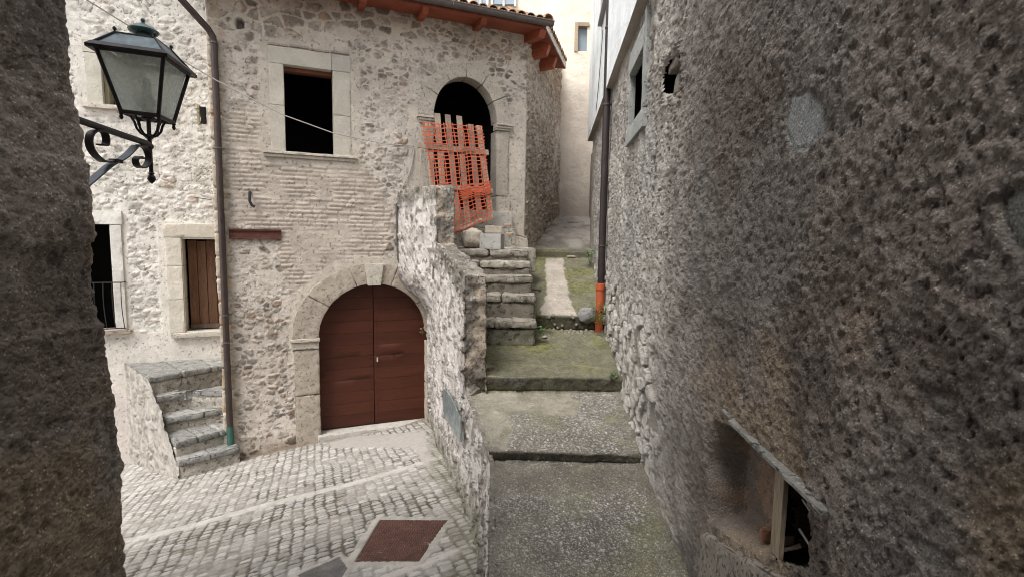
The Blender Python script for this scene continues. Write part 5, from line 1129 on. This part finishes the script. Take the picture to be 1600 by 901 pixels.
p = atY(796, 366, 8.75); rock('brick_fragment', (p[0], p[1], p[2]), (.13, .10, .05), 975, (.36, .26, .20), 'flat reddish brick piece lowest beside the right door jamb', 'brick', -.1, bx=True)
def pathz(Yv): return float(np.interp(Yv, [4.3, 5.7, 5.74, 7.84, 7.9, 10.55, 10.6, 13.9], [-1.85, -1.77, -1.59, -1.43, -1.2, -.37, -.2, .66]))
def alley_rock(px, py, size, seed, colr, label, rot=0., group=None):
    best = min(np.arange(4.4, 13.4, .02), key=lambda v: abs(atY(px, py, v)[2]-pathz(v))); p = atY(px, py, best)
    return rock('loose_stone', (p[0], p[1], pathz(best)+size[2]*.35), size, seed, colr, label, 'stone', rot, group=group)
alley_rock(918, 499, (.30, .22, .26), 981, (.24, .23, .225), 'dark grey rounded stone lodged between the low alley step and the orange pipe foot')
alley_rock(892, 402, (.20, .10, .05), 982, (.38, .31, .25), 'small pinkish flat stone on the ledge at the top of the mossy ramp')
alley_rock(839, 453, (.17, .10, .035), 983, (.13, .13, .11), 'small dark slate lying beside the fourth stair step')
alley_rock(897, 349, (.55, .14, .04), 984, (.15, .13, .12), 'long dark slate near the far cream wall', .1)
alley_rock(878, 357, (.30, .12, .04), 985, (.17, .15, .13), 'short dark slate lying left in front of the long one', -.1)
alley_rock(900, 357, (.34, .10, .04), 986, (.15, .13, .12), 'thin dark slate lying right in front of the long one', .2)
alley_rock(757, 577, (.26, .14, .07), 987, (.20, .18, .145), 'flat mossy stone at the foot of the parapet end', .5)
alley_rock(851, 527, (.10, .07, .04), 988, (.33, .30, .26), 'small pale pebble below the lowest stair block', .3)

def weed(px, py, Yv, hgt, n, label, seed, colr=(.06, .125, .03)):
    rnd = random.Random(seed); c = atY(px, py, Yv); c[0] = min(c[0], wallx(Yv)-.10); V = []; q = []; cl = []
    for i in range(n):
        a = rnd.uniform(0, 6.28); t = rnd.uniform(.1, 1); r_ = hgt*.5*rnd.random()**.6; p = c+np.array([math.cos(a)*r_, math.sin(a)*r_, hgt*t-.0])
        d = np.array([math.cos(a), math.sin(a), rnd.uniform(-.3, .6)]); d /= np.linalg.norm(d); s_ = np.cross(d, Z); s_ /= np.linalg.norm(s_); l = rnd.uniform(.022, .045)*(.7+hgt*2)
        k = len(V); V += [p, p+d*l*.5+s_*l*.38, p+d*l, p+d*l*.5-s_*l*.38]; q.append([k, k+1, k+2, k+3]); f_ = rnd.uniform(.6, 1.6); cl += [np.array(colr)*f_]*4
    for i in range(n//6):
        a = rnd.uniform(0, 6.28); e = c+np.array([math.cos(a)*hgt*.35, math.sin(a)*hgt*.35, hgt*.9]); k = len(V); V += [c, c+np.array([.004, 0, 0]), e+np.array([.002, 0, 0]), e]; q.append([k, k+1, k+2, k+3]); cl += [np.array(colr)*.9]*4
    mk('weed', V, q, M['leaf'], col=np.array(cl), smooth=False, label=label, cat='weed', group='weeds growing along the alley walls')
weed(922, 414, 9.9, .32, 90, 'leafy green weed at the wall foot high on the mossy ramp', 1)
weed(953, 508, 7.6, .34, 130, 'green weed tuft right beside the orange pipe foot', 2)
weed(976, 592, 5.75, .10, 40, 'tiny weed in the corner of the wide alley step', 3)
weed(845, 522, 7.1, .12, 45, 'small weed at the right end of the lowest stair block', 4)
weed(660, 522, 8.85, .12, 26, 'tiny weed on the wall edge right of the arched wooden door', 5, (.12, .12, .07))

# ------------------------------------------------------------------ camera, light, colour
cam = bpy.data.cameras.new('camera'); co_ = bpy.data.objects.new('camera', cam); C.objects.link(co_)
cam.sensor_width = 36; cam.lens = F/1600*36; cam.clip_start = .02; cam.clip_end = 1000
from mathutils import Matrix
Rm = Matrix((tuple(r2), tuple(u2), tuple(-fw))).transposed(); co_.matrix_world = Rm.to_4x4(); scene.camera = co_
w = bpy.data.worlds.new('World'); scene.world = w; w.use_nodes = True; nt = w.node_tree
sky = nt.nodes.new('ShaderNodeTexSky'); sky.sky_type = 'NISHITA'; sky.sun_disc = False
EL, AZ = math.radians(58), math.radians(-35)         # azimuth measured from behind the camera towards the left
sdir = np.array([math.sin(AZ)*math.cos(EL), -math.cos(AZ)*math.cos(EL), math.sin(EL)])
sky.sun_elevation = EL; sky.sun_rotation = math.atan2(sdir[0], sdir[1]); sky.air_density = 1.; sky.dust_density = 3.
hs = nt.nodes.new('ShaderNodeHueSaturation'); hs.inputs['Saturation'].default_value = .08; nt.links.new(sky.outputs[0], hs.inputs['Color'])
nt.links.new(hs.outputs[0], nt.nodes['Background'].inputs['Color']); nt.nodes['Background'].inputs['Strength'].default_value = .15
sun = bpy.data.lights.new('sun', 'SUN'); sun.energy = 1.5; sun.angle = math.radians(25); sun.color = (1, .96, .91); so = bpy.data.objects.new('sun', sun); C.objects.link(so)
so.rotation_euler = Vector(tuple(sdir)).to_track_quat('Z', 'Y').to_euler()
vs = scene.view_settings; vs.view_transform = 'Standard'; vs.look = 'None'; vs.exposure = 1.08; vs.gamma = 1
scene.cycles.filter_width = 1.0; scene.cycles.max_bounces = 8; scene.cycles.diffuse_bounces = 4; scene.cycles.use_denoising = True
